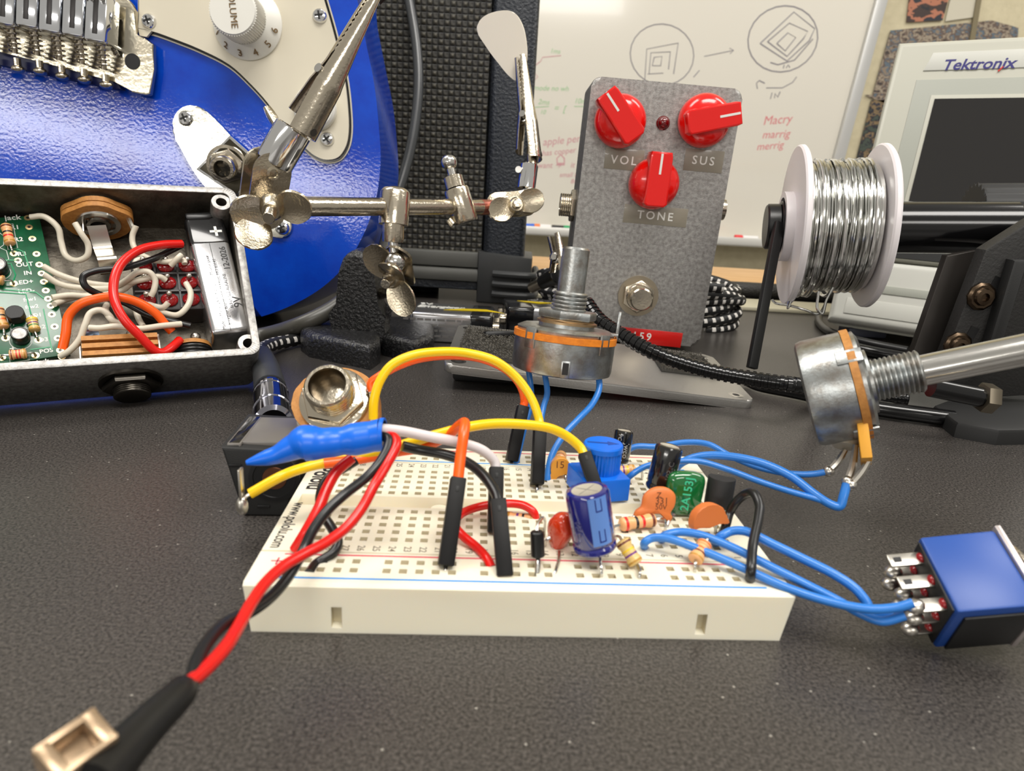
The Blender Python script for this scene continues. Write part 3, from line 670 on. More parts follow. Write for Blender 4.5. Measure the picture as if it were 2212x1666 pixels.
g = G(); g.text('Energizer', 5.6, Matrix.Translation((4, 2, 13.1)), .1, shear=.2); obj('lettering', g, white_ink, b2, world=False)
# battery snap clip
ca = D(1062, 700, 262); g = G()
cl = thing('battery_snap', 'flat black battery snap connector between the two batteries', 'connector', at=ca)
g.box((0, 0, 0), (14, 16, 2.4), Matrix.Translation(ca + Vector((2, 2, -4.5))) @ Matrix.Rotation(.35, 4, 'Z') @ Matrix.Rotation(-.25, 4, 'X'), bev=.8); obj('pad', g, blk, cl)
g = G(); g.box((0, 0, 0), (11, 1.6, 4), Matrix.Translation(ca + Vector((-1, -6, -6))) @ Matrix.Rotation(.45, 4, 'Z'), bev=.6); obj('lip', g, blk, cl)

# ---------------------------------------------------------------- coiled patch cable behind the pedal
def braid_mat():
    m = mat('braided_cable', (16, 16, 17), .55); nt = m.node_tree; N = nt.nodes; L = nt.links; b = N['Principled BSDF']
    uv = N.new('ShaderNodeUVMap'); sp = N.new('ShaderNodeSeparateXYZ'); L.new(uv.outputs[0], sp.inputs[0])
    def mth(o, a, v=None, c=None):
        k = N.new('ShaderNodeMath'); k.operation = o; (L.new(a, k.inputs[0]))
        if c is not None: L.new(c, k.inputs[1])
        if v is not None: k.inputs[1].default_value = v
        return k.outputs[0]
    u = mth('MULTIPLY', sp.outputs[0], 1 / 4.6); v3 = mth('MULTIPLY', sp.outputs[1], 4)
    fl = mth('FLOOR', v3); sh = mth('MULTIPLY', fl, .5); uu = mth('FRACT', mth('ADD', u, c=sh)); a = mth('LESS_THAN', uu, .38); bb = mth('LESS_THAN', mth('FRACT', v3), .55)
    k = mth('MULTIPLY', a, c=bb); mx = N.new('ShaderNodeMix'); mx.data_type = 'RGBA'; mx.inputs[6].default_value = lin((18, 18, 19)) + (1,); mx.inputs[7].default_value = lin((214, 210, 204)) + (1,)
    L.new(k, mx.inputs[0]); L.new(mx.outputs[2], b.inputs['Base Color']); return m
braid = braid_mat()
cc = Zp(1365, 672, 0); P = []
for k in range(0, 16 * 6 + 1):
    a = 2 * PI * k / 16 - .8; lo_ = k / 16; R0 = 50 + 2.5 * math.sin(lo_ * 2.4)
    P.append(Vector((cc.x - 2 + R0 * 1.0 * math.cos(a), 352 + 21 * math.sin(a) + 1.6 * math.sin(lo_ * 3), 3 + lo_ * 3.6 + 2.2 * math.sin(a * 2 + lo_))))
P = [P[0] + Vector((-3, 0, 0))] + P
g = G(); g.tube(P, 2.7, n=12, sub=2); obj('patch_cable', g, braid, cat='cable', label='black and white braided patch cable coiled behind the grey pedal')
ja, jb = D(1148, 622, 335), D(1205, 594, 318); t = thing('cable_plug', 'angled plug end of the braided cable lying beside the amplifier corner', 'plug', at=ja)
g = G(); g.cyl(ja, ja + (jb - ja) * .45, 2.6, 2.6, n=20, ch=.4); obj('metal_tip', g, nickel, t)
g = G(); g.cyl(ja + (jb - ja) * .42, jb, 3.4, 4.2, n=20, ch=.4); obj('sleeve', g, blk, t)
# alligator clip of the test lead showing beside the potentiometer shaft
def clip(parent, root, tip, up, L_, W0=8.2, open_=0.0, jaw=True):
    """alligator clip from the crimp end (root) to its tip; 'up' is the side of the upper jaw"""
    M = frame(root, Vector(tip) - Vector(root), z=up)
    def w(u): return (W0 * (1 - .12 * u) if u < .35 else W0 * (.958 - .72 * ((u - .35) / .65) ** .8)) / 2
    def saw(u): return .55 * abs(((u * 26) % 1) - .5) * 2 if u > .55 else 0
    def upper(u, v):
        a = (v - .5) * PI; r = w(u); hh = r * .75 + 1.0
        z = .6 + open_ * u * 2 + hh * math.cos(a) + (-saw(u) if abs(v - .5) > .49 else 0)
        return M @ Vector((L_ * (.02 + .98 * u), r * math.sin(a), z))
    def lower(u, v):
        a = (v - .5) * PI; r = w(u) * .82; hh = r * .75 + .8; uu = .12 + .87 * u; r = w(uu) * .82
        z = -.6 - 2.8 * max(0, .5 - uu) * 3 - hh * math.cos(a) * (.5 + .5 * uu) + (saw(uu) if abs(v - .5) > .49 else 0)
        return M @ Vector((L_ * uu, r * math.sin(a), z))
    g = G(); g.sheet(upper, 52, 8, .5); obj('upper_jaw', g, nickel, parent, sharp=30)
    g = G(); g.sheet(lower, 52, 8, .5); obj('lower_jaw', g, nickel, parent, sharp=30)
    g = G(); q = M @ Vector((L_ * .42, 0, -.4)); yv = M.to_3x3() @ Vector((0, 1, 0)); g.cyl(q - yv * W0 * .52, q + yv * W0 * .52, 1.3, n=16); obj('pivot_pin', g, steel, parent)
    g = G(); P = []
    for k in range(41):
        a = 2 * PI * k / 8; P.append(M @ Vector((L_ * .42 + 1.9 * math.cos(a), -1.6 + 3.2 * k / 40, -.9 + 1.9 * math.sin(a))))
    g.tube(P, .4, n=6, sub=1); obj('spring', g, steel, parent)
    g = G(); g.tube([M @ Vector((-2.5, 0, .4)), M @ Vector((3, 0, .6)), M @ Vector((L_ * .14, 0, 1.2))], 2.0, n=14, sub=4)
    obj('crimp_barrel', g, nickel2, parent)
    g = G(); Mz = M @ Matrix.Translation((L_ * .06, 0, W0 * .375 + 1.55)); g.lathe([(1.1, 0), (1.1, .3), (0, .3)], Mz, 16); obj('rivet_hole', g, mat('hole_dark', (52, 48, 42), .5), parent)
    return M
# ---------------------------------------------------------------- alligator clip on black gooseneck behind the pot
t = thing('test_clip', 'open alligator clip with black boot standing behind the potentiometer shaft', 'clip', at=D(1212, 592, 285))
clip(t, D(1214, 590, 286), D(1192, 512, 288), (1, -.6, 0), 17, 5.5, .8)
g = G(); g.tube([D(1222, 640, 284), D(1216, 612, 285), D(1212, 585, 286)], [2.6, 2.6, 1.9], n=12); obj('rubber_boot', g, rubber, t)

# ---------------------------------------------------------------- third hand
hh = thing('helping_hands', 'nickel third hand soldering stand with cast iron base and two clip arms', 'stand', at=(-56, 258, 0))
iron = mat('cast_iron', (24, 24, 25), .32, bump=(1.3, 1.0), coat=.3, var=(.55, (92, 92, 94), .56, .72))  # pale specks in the colour stand in for glints off the rough casting
g = G()
pc = Vector((-57, 262, 0))
def foot(px, h, bev):
    P = [Zp(*q) for q in px]; g.prism([(q.x, q.y) for q in P], 0, h, bev=bev, seg=3)
foot([(650, 758), (668, 772), (800, 800), (822, 784), (822, 745), (760, 722), (690, 716), (655, 722)], 9, 2.8)
foot([(822, 745), (826, 768), (896, 786), (936, 768), (938, 742), (880, 722), (825, 722)], 8.4, 2.8)
K = frame(pc + Vector((-4, 0, 0)), (1, 0, 0), z=(0, -1, 0.0))
g.prism(smooth2([(-11, 3), (-8.5, 14), (-6.8, 28), (-5.2, 36), (0, 39.5), (5.2, 36), (7.2, 28), (9, 14), (12, 3)], 3), -6.5, 6.5, K, bev=2.4, seg=3, both=True)
obj('base', g, iron, hh, sharp=60)
def rodpt(x): # point on the main rod for a picture column
    t_ = (x - 620) / 420; return D(x, 446 + 1.5 * t_, 1 / ((1 - t_) / 200 + t_ / 262))
r0, r1 = rodpt(602), rodpt(1072); g = G(); g.cyl(r0, r1, 2.95, n=28, ch=.4); obj('main_rod', g, nickel, hh)
g = G(); k0 = rodpt(1036); k1 = rodpt(1062); g.cyl(k0, k1, 3.0, n=28); obj('red_mark', g, mat('red_stained_nickel', (190, 120, 104), .3, 1), hh)
def ear(g_, c, dirv, nv, L_, W_, curl=1.0, tw=.0):
    d = Vector(dirv).normalized(); n_ = Vector(nv).normalized(); s_ = d.cross(n_).normalized()
    def f(u, v):
        ww = W_ * (.42 + .95 * math.sin(PI * min(1, .12 + .80 * u)) ** 1.0) * .5 * (1 if u < .86 else math.sqrt(max(.05, 1 - ((u - .86) / .16) ** 2)))
        return Vector(c) + d * (1.5 + L_ * u) + n_ * (curl * L_ * (.50 * u - .26 * u * u)) + s_ * ((v - .5) * 2 * ww) - n_ * (1.0 * (1 - (2 * v - 1) ** 2) * math.sin(PI * u)) * curl
    g_.sheet(f, 14, 8, .8)
def wingnut(parent, c, axis, e1, L_=11, W_=7.5):
    a = Vector(axis).normalized(); e = Vector(e1); e = (e - a * e.dot(a)).normalized(); M = zframe(c, a)
    g = G(); g.lathe([(3.7, 0), (3.7, .8), (3.0, 3.4), (2.4, 4.4), (0, 4.4)], M, 20); ear(g, Vector(c) + a * 1.5, e, a, L_, W_); ear(g, Vector(c) + a * 1.5, -e, a, L_, W_)
    w_ = obj('wing_nut', g, nickel2, parent, sharp=50)
    g = G(); g.lathe(thread(1.75, .22, 6, 3.5, 8.5) + [(0, 8.5)], M, 16); obj('threaded_bolt', g, nickel, w_)
def plates(parent, a, b, nv, gap, W_, hole=True):
    """pair of pressed clamp plates from ball a to rod end b"""
    a, b, n_ = Vector(a), Vector(b), Vector(nv).normalized(); d = (b - a).normalized(); n_ = (n_ - d * n_.dot(d)).normalized(); s_ = d.cross(n_); L_ = (b - a).length
    for sg in (-1, 1):
        def f(u, v):
            al = -W_ * .5 + (L_ + W_) * u; e = min(al + W_ * .5, L_ + W_ * .5 - al); ww = W_ / 2 * math.sqrt(max(.03, 1 - (1 - min(1, e / (W_ / 2))) ** 2))
            vv = 2 * v - 1; bulge = .9 * (math.exp(-((al) / 3.2) ** 2) + math.exp(-((al - L_) / 3.2) ** 2)) * (1 - vv * vv)
            return a + d * al + s_ * (vv * ww) + n_ * sg * (gap / 2 + bulge)
        g = G(); g.sheet(f, 24, 8, .8); p = obj('clamp_plate', g, nickel2, parent, sharp=50)
        if hole:
            for q in (a, b):
                M = zframe(q + n_ * sg * (gap / 2 + .75), n_ * sg); g = G(); g.lathe([(1.7, 0), (1.9, .5), (1.2, .75), (1.0, .4), (0, .4)], M, 18, mis=[0, 0, 0, 1]); obj('plate_dimple', g, [nickel2, blk], p)
# centre vertical joint
c0 = rodpt(852); tp = D(855, 406, 228); dn = D(850, 486, 229)
g = G(); M = zframe(dn, tp - dn); h = (tp - dn).length; g.lathe([(0, 0), (5.0, 0), (5.0, .4), (5.0, h - 1.6), (4.2, h - .4), (3.2, h), (0, h)], M, 32)
j1 = obj('rod_coupling', g, nickel, hh); d2 = D(849, 523, 230); g = G(); g.lathe([(0, 0), (3.4, 0), (3.6, .8), (3.6, 6), (0, 6)], zframe(d2, dn - d2), 28); obj('coupling_neck', g, nickel, j1)
ball = D(853, 566, 231); g = G(); g.cyl(d2, ball, 1.6, n=16); g.ball(ball, 3.6, n=24); obj('ball_stud', g, steel, j1)
post = D(880, 640, 258) ; low = D(864, 618, 250)
nv = D(820, 590, 218) - D(853, 566, 231); plates(hh, ball, low, nv, 6.6, 9)
mid = (ball + low) / 2 + nv.normalized() * 4.2; wingnut(hh, mid, nv, D(778, 520, 225) - D(812, 600, 225), 12, 7.5)
g = G(); g.cyl(mid, mid - nv.normalized() * 11, 1.7, n=14); g.ball(low, 3.4); g.cyl(low, Vector((-54, 262, 22)), 2.2, n=16); obj('cross_bolt', g, nickel, hh)
# free coupling with ball stud
a_, b_ = D(1007, 480, 252), D(985, 408, 250)
g = G(); M = zframe(a_, b_ - a_); h = (b_ - a_).length; g.lathe([(0, -.4), (4.2, -.2), (4.6, .6), (4.6, h - .6), (4.3, h), (0, h)], M, 32); j2 = obj('rod_coupling', g, nickel, hh)
b2_ = D(978, 382, 250); g = G(); g.lathe([(0, 0), (3.5, 0), (3.5, (b2_ - b_).length - .3), (3.1, (b2_ - b_).length), (0, (b2_ - b_).length)], zframe(b_, b2_ - b_), 28); obj('coupling_neck', g, nickel, j2)
b3 = D(970, 351, 250); g = G(); g.cyl(b2_, b3, 1.45, n=16); g.ball(b3, 2.9, n=24); obj('ball_stud', g, steel, j2)
g = G(); q = D(966, 480, 250); g.sheet(lambda u, v: q + (D(978, 463, 252) - q) * u + (D(976, 492, 250) - q) * (v * .9) + Vector((0, -1.2 * math.sin(PI * u), 0)), 6, 4, .9); obj('set_screw_wing', g, nickel2, j2)
# right joint, socket and clip holding the pick
rj = rodpt(1072); ba = D(1140, 436, 270)
nv2 = Vector((.05, -.92, .30)); plates(hh, rj + Vector((0, 0, .5)), ba + Vector((0, 0, -.5)), nv2, 6.4, 8.2)
ctr = (rj + ba) / 2 + nv2.normalized() * 4 + Vector((1.2, 0, -1.6)); wingnut(hh, ctr, (.12, -1, .18), D(1170, 448, 260) - D(1125, 462, 260), 9.5, 6.8)
g = G(); g.cyl(ctr, ctr + Vector((0, 9, -1)), 1.6, n=12); obj('cross_bolt', g, nickel, hh)
s0, s1 = D(1136, 410, 270), D(1143, 358, 271); g = G(); M = zframe(s0, s1 - s0); h = (s1 - s0).length; g.lathe([(0, 0), (3.6, 0), (3.7, .4), (3.7, h - .3), (3.4, h), (2.7, h), (2.7, h - 3), (0, h - 3)], M, 28)
g.cyl(s0, ba, 1.7, n=14); g.ball(ba, 3.2); sk = obj('clip_socket', g, chrome, hh)
g = G(); q = D(1122, 368, 270); g.cyl(q, q + Vector((-.4, -2, .3)), 1.3, n=12); obj('set_screw', g, steel, sk)
rc = thing('helping_hand_clip', 'small alligator clip at the right end of the third hand gripping the white pick', 'clip', at=s1)
clip(rc, D(1147, 352, 271), D(1122, 122, 277), (.95, -.32, .1), (D(1147, 352, 271) - D(1122, 122, 277)).length, 7.6, .1)
# left joint, socket, big clip
lj = rodpt(606); lb = D(577, 366, 196)
nv3 = Vector((.62, -.72, -.1)); plates(hh, lb, D(566, 448, 200), nv3, 7.4, 11)
cb = (lb + D(566, 448, 200)) / 2 + nv3.normalized() * 4.2 + Vector((1.5, 0, -3)); wingnut(hh, D(590, 444, 191), Vector((.15, -.9, -.35)), D(655, 440, 190) - D(590, 446, 190), 9.5, 7.2)
g = G(); g.cyl(D(590, 444, 191), lj + Vector((0, 3, 0)), 1.8, n=14); g.cyl(lj, D(566, 448, 200), 2.6, n=18); obj('cross_bolt', g, nickel, hh)
g = G(); ear(g, D(566, 470, 192), D(545, 505, 190) - D(566, 460, 192), (.3, -1, .2), 8.5, 7.5); obj('wing_tab', g, nickel2, hh, sharp=50)
s0, s1 = D(592, 352, 196), D(635, 278, 194); g = G(); M = zframe(s0, s1 - s0); h = (s1 - s0).length; g.lathe([(0, 0), (5.1, 0), (5.3, .5), (5.3, h - .3), (5.0, h), (4.3, h), (4.1, h - .6), (4.1, h - 5), (0, h - 5)], M, 36)
g.cyl(s0, lb, 1.9, n=16); g.ball(lb, 3.7, n=24); sk = obj('clip_socket', g, chrome, hh)
g = G(); q = D(603, 278, 198); g.sheet(lambda u, v: q + (D(577, 232, 198) - q) * u + (D(598, 232, 198) - D(580, 236, 198)) * ((v - .5) * (.5 + .4 * math.sin(PI * u))) + Vector((0, -1.5 * math.sin(PI * v), 0)), 8, 6, .9); obj('set_screw_wing', g, nickel2, sk)
lc = thing('helping_hand_clip', 'large alligator clip rising from the left end of the third hand over the pickguard', 'clip', at=s1)
ra, rb = D(644, 292, 194), D(806, -12, 190)
clip(lc, ra, rb, (.9, -.3, .35), (rb - ra).length, 8.6, .15)
pc_ = D(812, 2, 196); g = G(); g.tube([pc_, pc_ + Vector((4, 2, 5)), pc_ + Vector((9, 4, 14))], [1.6, 2, 2], n=10); obj('black_lead', g, blk, cat='lead', label='black lead end held in the tip of the large clip')

# guitar pick
PK = D(1090, 100, 280); a_ = D(1060, 25, 280); X_ = D(1135, 60, 276) - D(1035, 60, 283); KM = Plane(frame(PK, X_, z=(-.25, -1, 0)))
g = G(); o = smooth2([tuple(KM.uv(*q).to_2d()) for q in [(1030, 62), (1044, 38), (1080, 24), (1110, 27), (1128, 52), (1137, 90), (1138, 130), (1130, 160), (1119, 176), (1102, 166), (1078, 138), (1050, 100)]], 5)
g.prism(o, -.5, .5, KM.M, bev=.35, seg=2, both=True); obj('guitar_pick', g, mat('ivory_celluloid', (222, 214, 200), .35, sss=.1), cat='pick', label='ivory white guitar pick held up by the small clip', sharp=60)
# ---------------------------------------------------------------- opened pedal enclosure, tilted towards the lens
EM = Matrix.Translation(Vector((-74.15, 193.06, 14.6))) @ Matrix.Rotation(.507, 4, 'Z') @ Matrix.Rotation(.866, 4, 'X')
EP = Plane(EM); ED = 22.0
def eu(x, y, w=-ED + 2.5): return EP.uv(x, y, w)
XL = -112
enc = thing('open_enclosure', 'open grey metal pedal enclosure tilted back so its wiring faces the camera', 'enclosure', EM)
g = G(); T = 2.3
o = [(p[0] + XL / 2, p[1] + 30) for p in rrect(112, 60, 3.2, 6)]; i_ = [(p[0] + XL / 2, p[1] + 30) for p in rrect(112 - 2 * T, 60 - 2 * T, 2.0, 6)]
n = len(o); V = []
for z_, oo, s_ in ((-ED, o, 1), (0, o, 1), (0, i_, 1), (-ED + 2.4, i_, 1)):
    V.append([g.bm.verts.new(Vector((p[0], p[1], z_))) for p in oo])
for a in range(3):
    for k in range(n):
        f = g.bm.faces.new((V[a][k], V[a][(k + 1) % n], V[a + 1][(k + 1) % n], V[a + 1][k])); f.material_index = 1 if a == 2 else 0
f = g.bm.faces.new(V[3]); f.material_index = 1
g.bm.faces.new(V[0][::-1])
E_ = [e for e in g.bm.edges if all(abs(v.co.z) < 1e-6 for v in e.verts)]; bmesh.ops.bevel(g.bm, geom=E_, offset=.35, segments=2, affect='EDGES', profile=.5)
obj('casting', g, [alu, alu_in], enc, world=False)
for px_, py_ in ((478, 437), (537, 742)):
    p = eu(px_, py_, -.6); g = G(); M = Matrix.Translation((p.x, p.y, 0)); g.lathe([(3.3, -ED + 3), (3.1, -.8), (2.9, -.5), (1.6, -.5), (1.5, -8), (0, -8)], M, 24, mis=[0, 0, 0, 1, 1]); obj('screw_post', g, [alu, mat('bore_dark', (66, 62, 56), .5)], enc, world=False)
# output jack in the far long wall
yT_ = 60 - T; p = eu(212, 462, -13); jx = p.x; jz = -11
g = G(); Mj = frame((jx, yT_, jz), (1, 0, 0), z=(0, -1, 0)); g.lathe([(7.6, 0), (7.6, 1), (0, 1)], Mj, 28)
pg_ = smooth2([(9.5 * math.cos(a) * (1 + .06 * math.sin(5 * a)), 8.6 * math.sin(a) * (1 + .05 * math.cos(4 * a))) for a in [2 * PI * k / 14 for k in range(14)]], 3)
jk = obj('jack_socket', g, nickel, enc, world=False)
for k in range(2):
    g = G(); g.prism(pg_, 1.2 + 1.9 * k, 2.8 + 1.9 * k, Mj, bev=.2); obj('insulating_wafer', g, phen, jk, world=False)
g = G(); g.lathe([(6.2, 4.7), (6.0, 5.3), (4.6, 5.4), (4.4, 4.7), (3.4, 4.7), (3.2, 5.6), (2.2, 5.6), (2.2, 4.8), (0, 4.8)], Mj, 28, mis=[0] * 7 + [1]); obj('contact_ring', g, [steel, blk], jk, world=False)
q0, q1, q2, q3 = eu(208, 487, -9), eu(222, 535, -13), eu(232, 562, -11), eu(238, 592, -15)
def leaf(u, v, pts=smooth([q0, q1, q2, q3], 6)):
    i = min(int(u * (len(pts) - 1)), len(pts) - 2); f = u * (len(pts) - 1) - i; c = pts[i].lerp(pts[i + 1], f); return c + Vector((1, .12, 0)) * ((v - .5) * 5.0) + Vector((0, 0, .5 * math.sin(20 * max(0, u - .55))))
g = G(); g.sheet(leaf, 30, 3, .5); obj('contact_spring', g, tin, jk, world=False)
g = G(); a0 = eu(176, 470, -8); g.box(a0 + Vector((.2, -1.5, -2)), (.5, 6.5, 3.5), bev=.15); obj('solder_lug', g, tin, jk, world=False)
g = G(); P = [eu(268, 455, -9), eu(280, 478, -8), eu(290, 500, -8)]; g.tube(P, .7, n=6); obj('solder_lug', g, tin, jk, world=False)
# input jack on the near long wall
p = eu(264, 765, -8); Mi = frame((p.x, T, -11.2), (1, 0, 0), z=(0, 1, 0)); g = G(); g.lathe([(7.6, 0), (7.6, 1), (0, 1)], Mi, 28); ji = obj('jack_socket', g, nickel, enc, world=False)
for k in range(3):
    g = G(); w_ = 18.5; g.prism([(-w_ / 2, -8), (w_ / 2, -8), (w_ / 2, 6.5), (-w_ / 2, 6.5)], 2.2 + 2.3 * k, 3.7 + 2.3 * k, Mi, bev=.3); obj('insulating_wafer', g, phen, ji, world=False)
g = G(); 
for dx_ in (-10, 9.5): g.box((p.x + dx_, T + 5.2, -7.6), (.6, 9, 1.2), bev=.15)
obj('contact_frame', g, tin, ji, world=False)
g = G(); g.sheet(lambda u, v: Vector((p.x - 6 + 3.4 * (v - .5) - 1.2 * u, T + 3.5 + 10 * u, -7.4 + 1.2 * math.sin(PI * u))), 8, 3, .5); obj('contact_spring', g, mat('blued_spring', (150, 168, 196), .2, 1), ji, world=False)
g = G(); g.sheet(lambda u, v: Vector((p.x + 3 + 4.4 * (v - .5), T + 4 + 7 * u, -9 - 1.5 * u)), 8, 3, .5); g.ball((p.x + 2.6, T + 11, -9), 1.3); obj('contact_spring', g, tin, ji, world=False)
# its nut outside, on the underside
g = G(); c = Vector((p.x + 1.5, 0, -12)); g.cyl(c, c + Vector((0, -.8, 0)), 8.2, n=32); g.hexn(c + Vector((0, -.8, 0)), c + Vector((0, -2.8, 0)), 7.4); g.lathe(thread(4.8, .3, 4, 2.6, 5.0) + [(3.2, 5), (0, 5)], zframe(c, (0, -1, 0)), 24); obj('outside_nut', g, mat('dark_nickel', (96, 92, 86), .3, 1), enc, world=False)
# power jack
p = eu(412, 735, -9); Mp = frame((p.x, T, p.z - 3), (1, 0, 0), z=(0, 1, 0)); g = G(); g.lathe([(6.6, 0), (6.6, 1.6)] + thread(5.9, .35, 4, 1.6, 6) + [(5.2, 6.2), (0, 6.2)], Mp, 28); pw = obj('power_socket', g, blk, enc, world=False)
g = G(); g.lathe([(5.7, 6.2), (5.7, 7.4), (0, 7.4)], Mp, 28); obj('insulating_wafer', g, phen, pw, world=False)
g = G(); g.box((1.6, 0, 9), (2.4, .8, 4), Mp, bev=.3); g.ball((1.6, 0, 10.6), 1.5, Mp); g.box((-4.2, 1, 8.4), (1.8, .7, 2.6), Mp, bev=.3); obj('solder_lug', g, tin, pw, world=False)
# foot switch terminals
p = eu(362, 612, -10); g = G(); g.box((p.x, p.y, -14.8), (19, 18.5, 9.2), bev=.8); fs = obj('foot_switch', g, mat('dark_switch_body', (46, 42, 42), .5), enc, world=False)
g = G()
for k in (-1, 1): g.box((p.x + k * 3.1, p.y, -9.9), (.5, 18, 1.4)); g.box((p.x, p.y + k * 3.1, -9.9), (18, .5, 1.4))
obj('divider', g, mat('grey_divider', (72, 70, 70), .5), fs, world=False)
redep = mat('dark_red_epoxy', (150, 12, 18), .15, coat=.6)
for a in (-1, 0, 1):
    for b in (-1, 0, 1):
        c = Vector((p.x + a * 6, p.y + b * 6, -9.8)); g = G(); g.ball(c, 2.5, sc=(1, .9, .6), n=14); tm = obj('epoxy_seal', g, redep, fs, world=False)
        g = G(); g.box(c + Vector((0, .6, 2)), (1.5, .6, 2.6), bev=.2); g.ball(c + Vector((0, .6, 2.9)), .9, n=10); obj('terminal_pin', g, tin, tm, world=False)

# ---------------------------------------------------------------- 9 V battery inside
a = eu(398, 470, -5); b = eu(480, 466, -5); c = eu(545, 712, -5); d = eu(456, 722, -5)
top_, bot = (a + b) / 2, (c + d) / 2; yd = (top_ - bot); yd.z = 0; Hb = yd.length; wd_ = ((b - a).length + (c - d).length) / 2
BMl = EM @ frame((bot.x, bot.y, -ED + 2.7), (yd.y, -yd.x, 0), y=yd); bt = thing('nine_volt_battery', 'silver and black nine volt battery inside the open enclosure', 'battery', BMl, group='nine volt batteries')
Tz = ED - 2.7 - 5
g = G(); g.box((0, Hb / 2, Tz / 2), (wd_, Hb, Tz), bev=1.3, seg=3); obj('case', g, bs, bt, world=False)
g = G(); g.box((0, Hb * .87, Tz / 2), (wd_ + .3, Hb * .26, Tz + .3), bev=1.4, seg=3); obj('dark_band', g, bk, bt, world=False)
g = G(); g.box((wd_ * .22, Hb * .86, Tz + .18), (3.6, .8, .1)); g.box((wd_ * .22, Hb * .86, Tz + .18), (.8, 3.6, .1)); obj('plus_sign', g, white_ink, bt, world=False)
g = G(); R = Matrix.Translation((0, Hb * .40, Tz + .02)) @ Matrix.Rotation(PI / 2, 4, 'Z')
g.text('12-2026', 2.6, R @ Matrix.Translation((Hb * .22, -wd_ * .28, 0)), .05, bold=.02); g.text('9V', 3.6, R @ Matrix.Translation((-Hb * .16, -wd_ * .33, 0)), .05)
for k, s_ in enumerate(('Made in Malaysia for / Fabrique en Malaisie pour', 'Energizer Brands, LLC St Louis, MO 63141', '6LR61 522 ALKALINE')): g.text(s_, 1.35, R @ Matrix.Translation((-2.5, 1.8 - 1.8 * k, 0)), .05)
g.box((-.2, Hb * .4, Tz + .02), (.15, Hb * .78, .08)); obj('lettering', g, ink, bt, world=False)
g = G(); g.box((-wd_ * .1, Hb + 1.2, Tz * .55), (wd_ * .7, 2.4, Tz * .8), bev=.7); obj('snap_connector', g, blk, bt, world=False)

# ---------------------------------------------------------------- circuit board
PW = -13.0
r0_, r1_ = eu(82, 456, PW), eu(155, 782, PW); xd = (r1_ - r0_); yv = -xd.normalized(); CM = EM @ frame((r1_.x, r1_.y, PW), (-yv.y * -1 * -1, yv.x * 1, 0), y=yv)
CM = EM @ frame((r1_.x, r1_.y, PW), (yv.y, -yv.x, 0), y=yv)
CP = Plane(CM); Lc = xd.length
pcb = thing('circuit_board', 'green circuit board with white lettering inside the open enclosure', 'circuit board', CM)
g = G(); PWD = min(40, r1_.x + 104); g.box((-PWD / 2, Lc / 2 + .5, -.8), (PWD, Lc - 4.0, 1.6), bev=.1); obj('board', g, mat('green_solder_mask', (6, 92, 56), .28, coat=.4, var=(6, (4, 76, 46), .4, .6)), pcb, world=False)
def cu_(x, y, w=0): return CP.uv(x, y, w)
g = G()
for s_, x, y, h in (('jack', 37, 470, 12), ('R1', 42, 491, 10), ('R2', 50, 517, 10), ('R3', 57, 548, 10), ('OUT', 63, 571, 10), ('IN', 70, 589, 10), ('LED+', 62, 609, 10), ('LED-', 67, 628, 10), ('fsw1', 75, 646, 9), ('fsw2', 79, 662, 9), ('D1', 91, 680, 9), ('D2', 98, 706, 10), ('D3', 104, 733, 10), ('POS', 110, 757, 10), ('in jack', 94, 781, 10)):
    p = cu_(x, y); k = (cu_(x, y - 8) - p).length / 8; g.text(s_, h * k * 1.2, Matrix.Translation((p.x - 1.1, p.y, .02)) @ Matrix.Rotation(-.0, 4, 'Z'), .04, bold=.05, space=1.05)
p = cu_(24, 690); g.text('5457', 2.2, Matrix.Translation((p.x, p.y, .02)) @ Matrix.Rotation(1.45, 4, 'Z'), .04); p = cu_(28, 754); g.text('+', 3, Matrix.Translation((p.x, p.y, .02)), .04)
obj('lettering', g, white_ink, pcb, world=False)
silk = mat('silkscreen_white', (206, 212, 206), .6)
g = G()
def outl(pts, closed=True):
    P = [Vector((*cu_(a, b).to_2d(), .04)) for a, b in pts]; P = P + [P[0]] if closed else P; g.tube(P, .13, n=4, sub=1)
outl([(8, 486), (28, 484), (38, 536), (18, 540)]); outl([(67, 690), (82, 690), (88, 720), (72, 725)]); outl([(20, 766), (62, 762), (64, 778), (22, 784)]); outl([(18, 674), (48, 670), (58, 682), (64, 706), (55, 716), (38, 718)], False)
outl([(0, 504), (8, 510), (8, 530), (-4, 538)], False); outl([(0, 536), (14, 542), (19, 560), (8, 570), (-6, 566)], False)
outl(circ(45, 736, 25, 19, 0, 360, 20)); outl(circ(-2, 589, 26, 16, -90, 90, 10), False)
obj('outlines', g, silk, pcb, world=False, kind='stuff')
g = G()
def tr(pts): P = [Vector((*cu_(a, b).to_2d(), .0)) for a, b in pts]; g.tube(P, .22, n=4, sub=1)
tr([(36, 538), (52, 545), (66, 586)]); tr([(0, 562), (36, 563)]); tr([(0, 570), (24, 570), (34, 594), (29, 608)]); tr([(0, 632), (56, 636), (70, 690)]); tr([(8, 626), (78, 632), (95, 645)]); tr([(94, 668), (112, 756)]); tr([(66, 756), (108, 750)]); tr([(62, 706), (66, 722), (58, 740)])
obj('copper_traces', g, mat('trace_green', (18, 150, 96), .4), pcb, world=False, kind='stuff')
copper = mat('tinned_pad', (196, 172, 126), .3, .9)
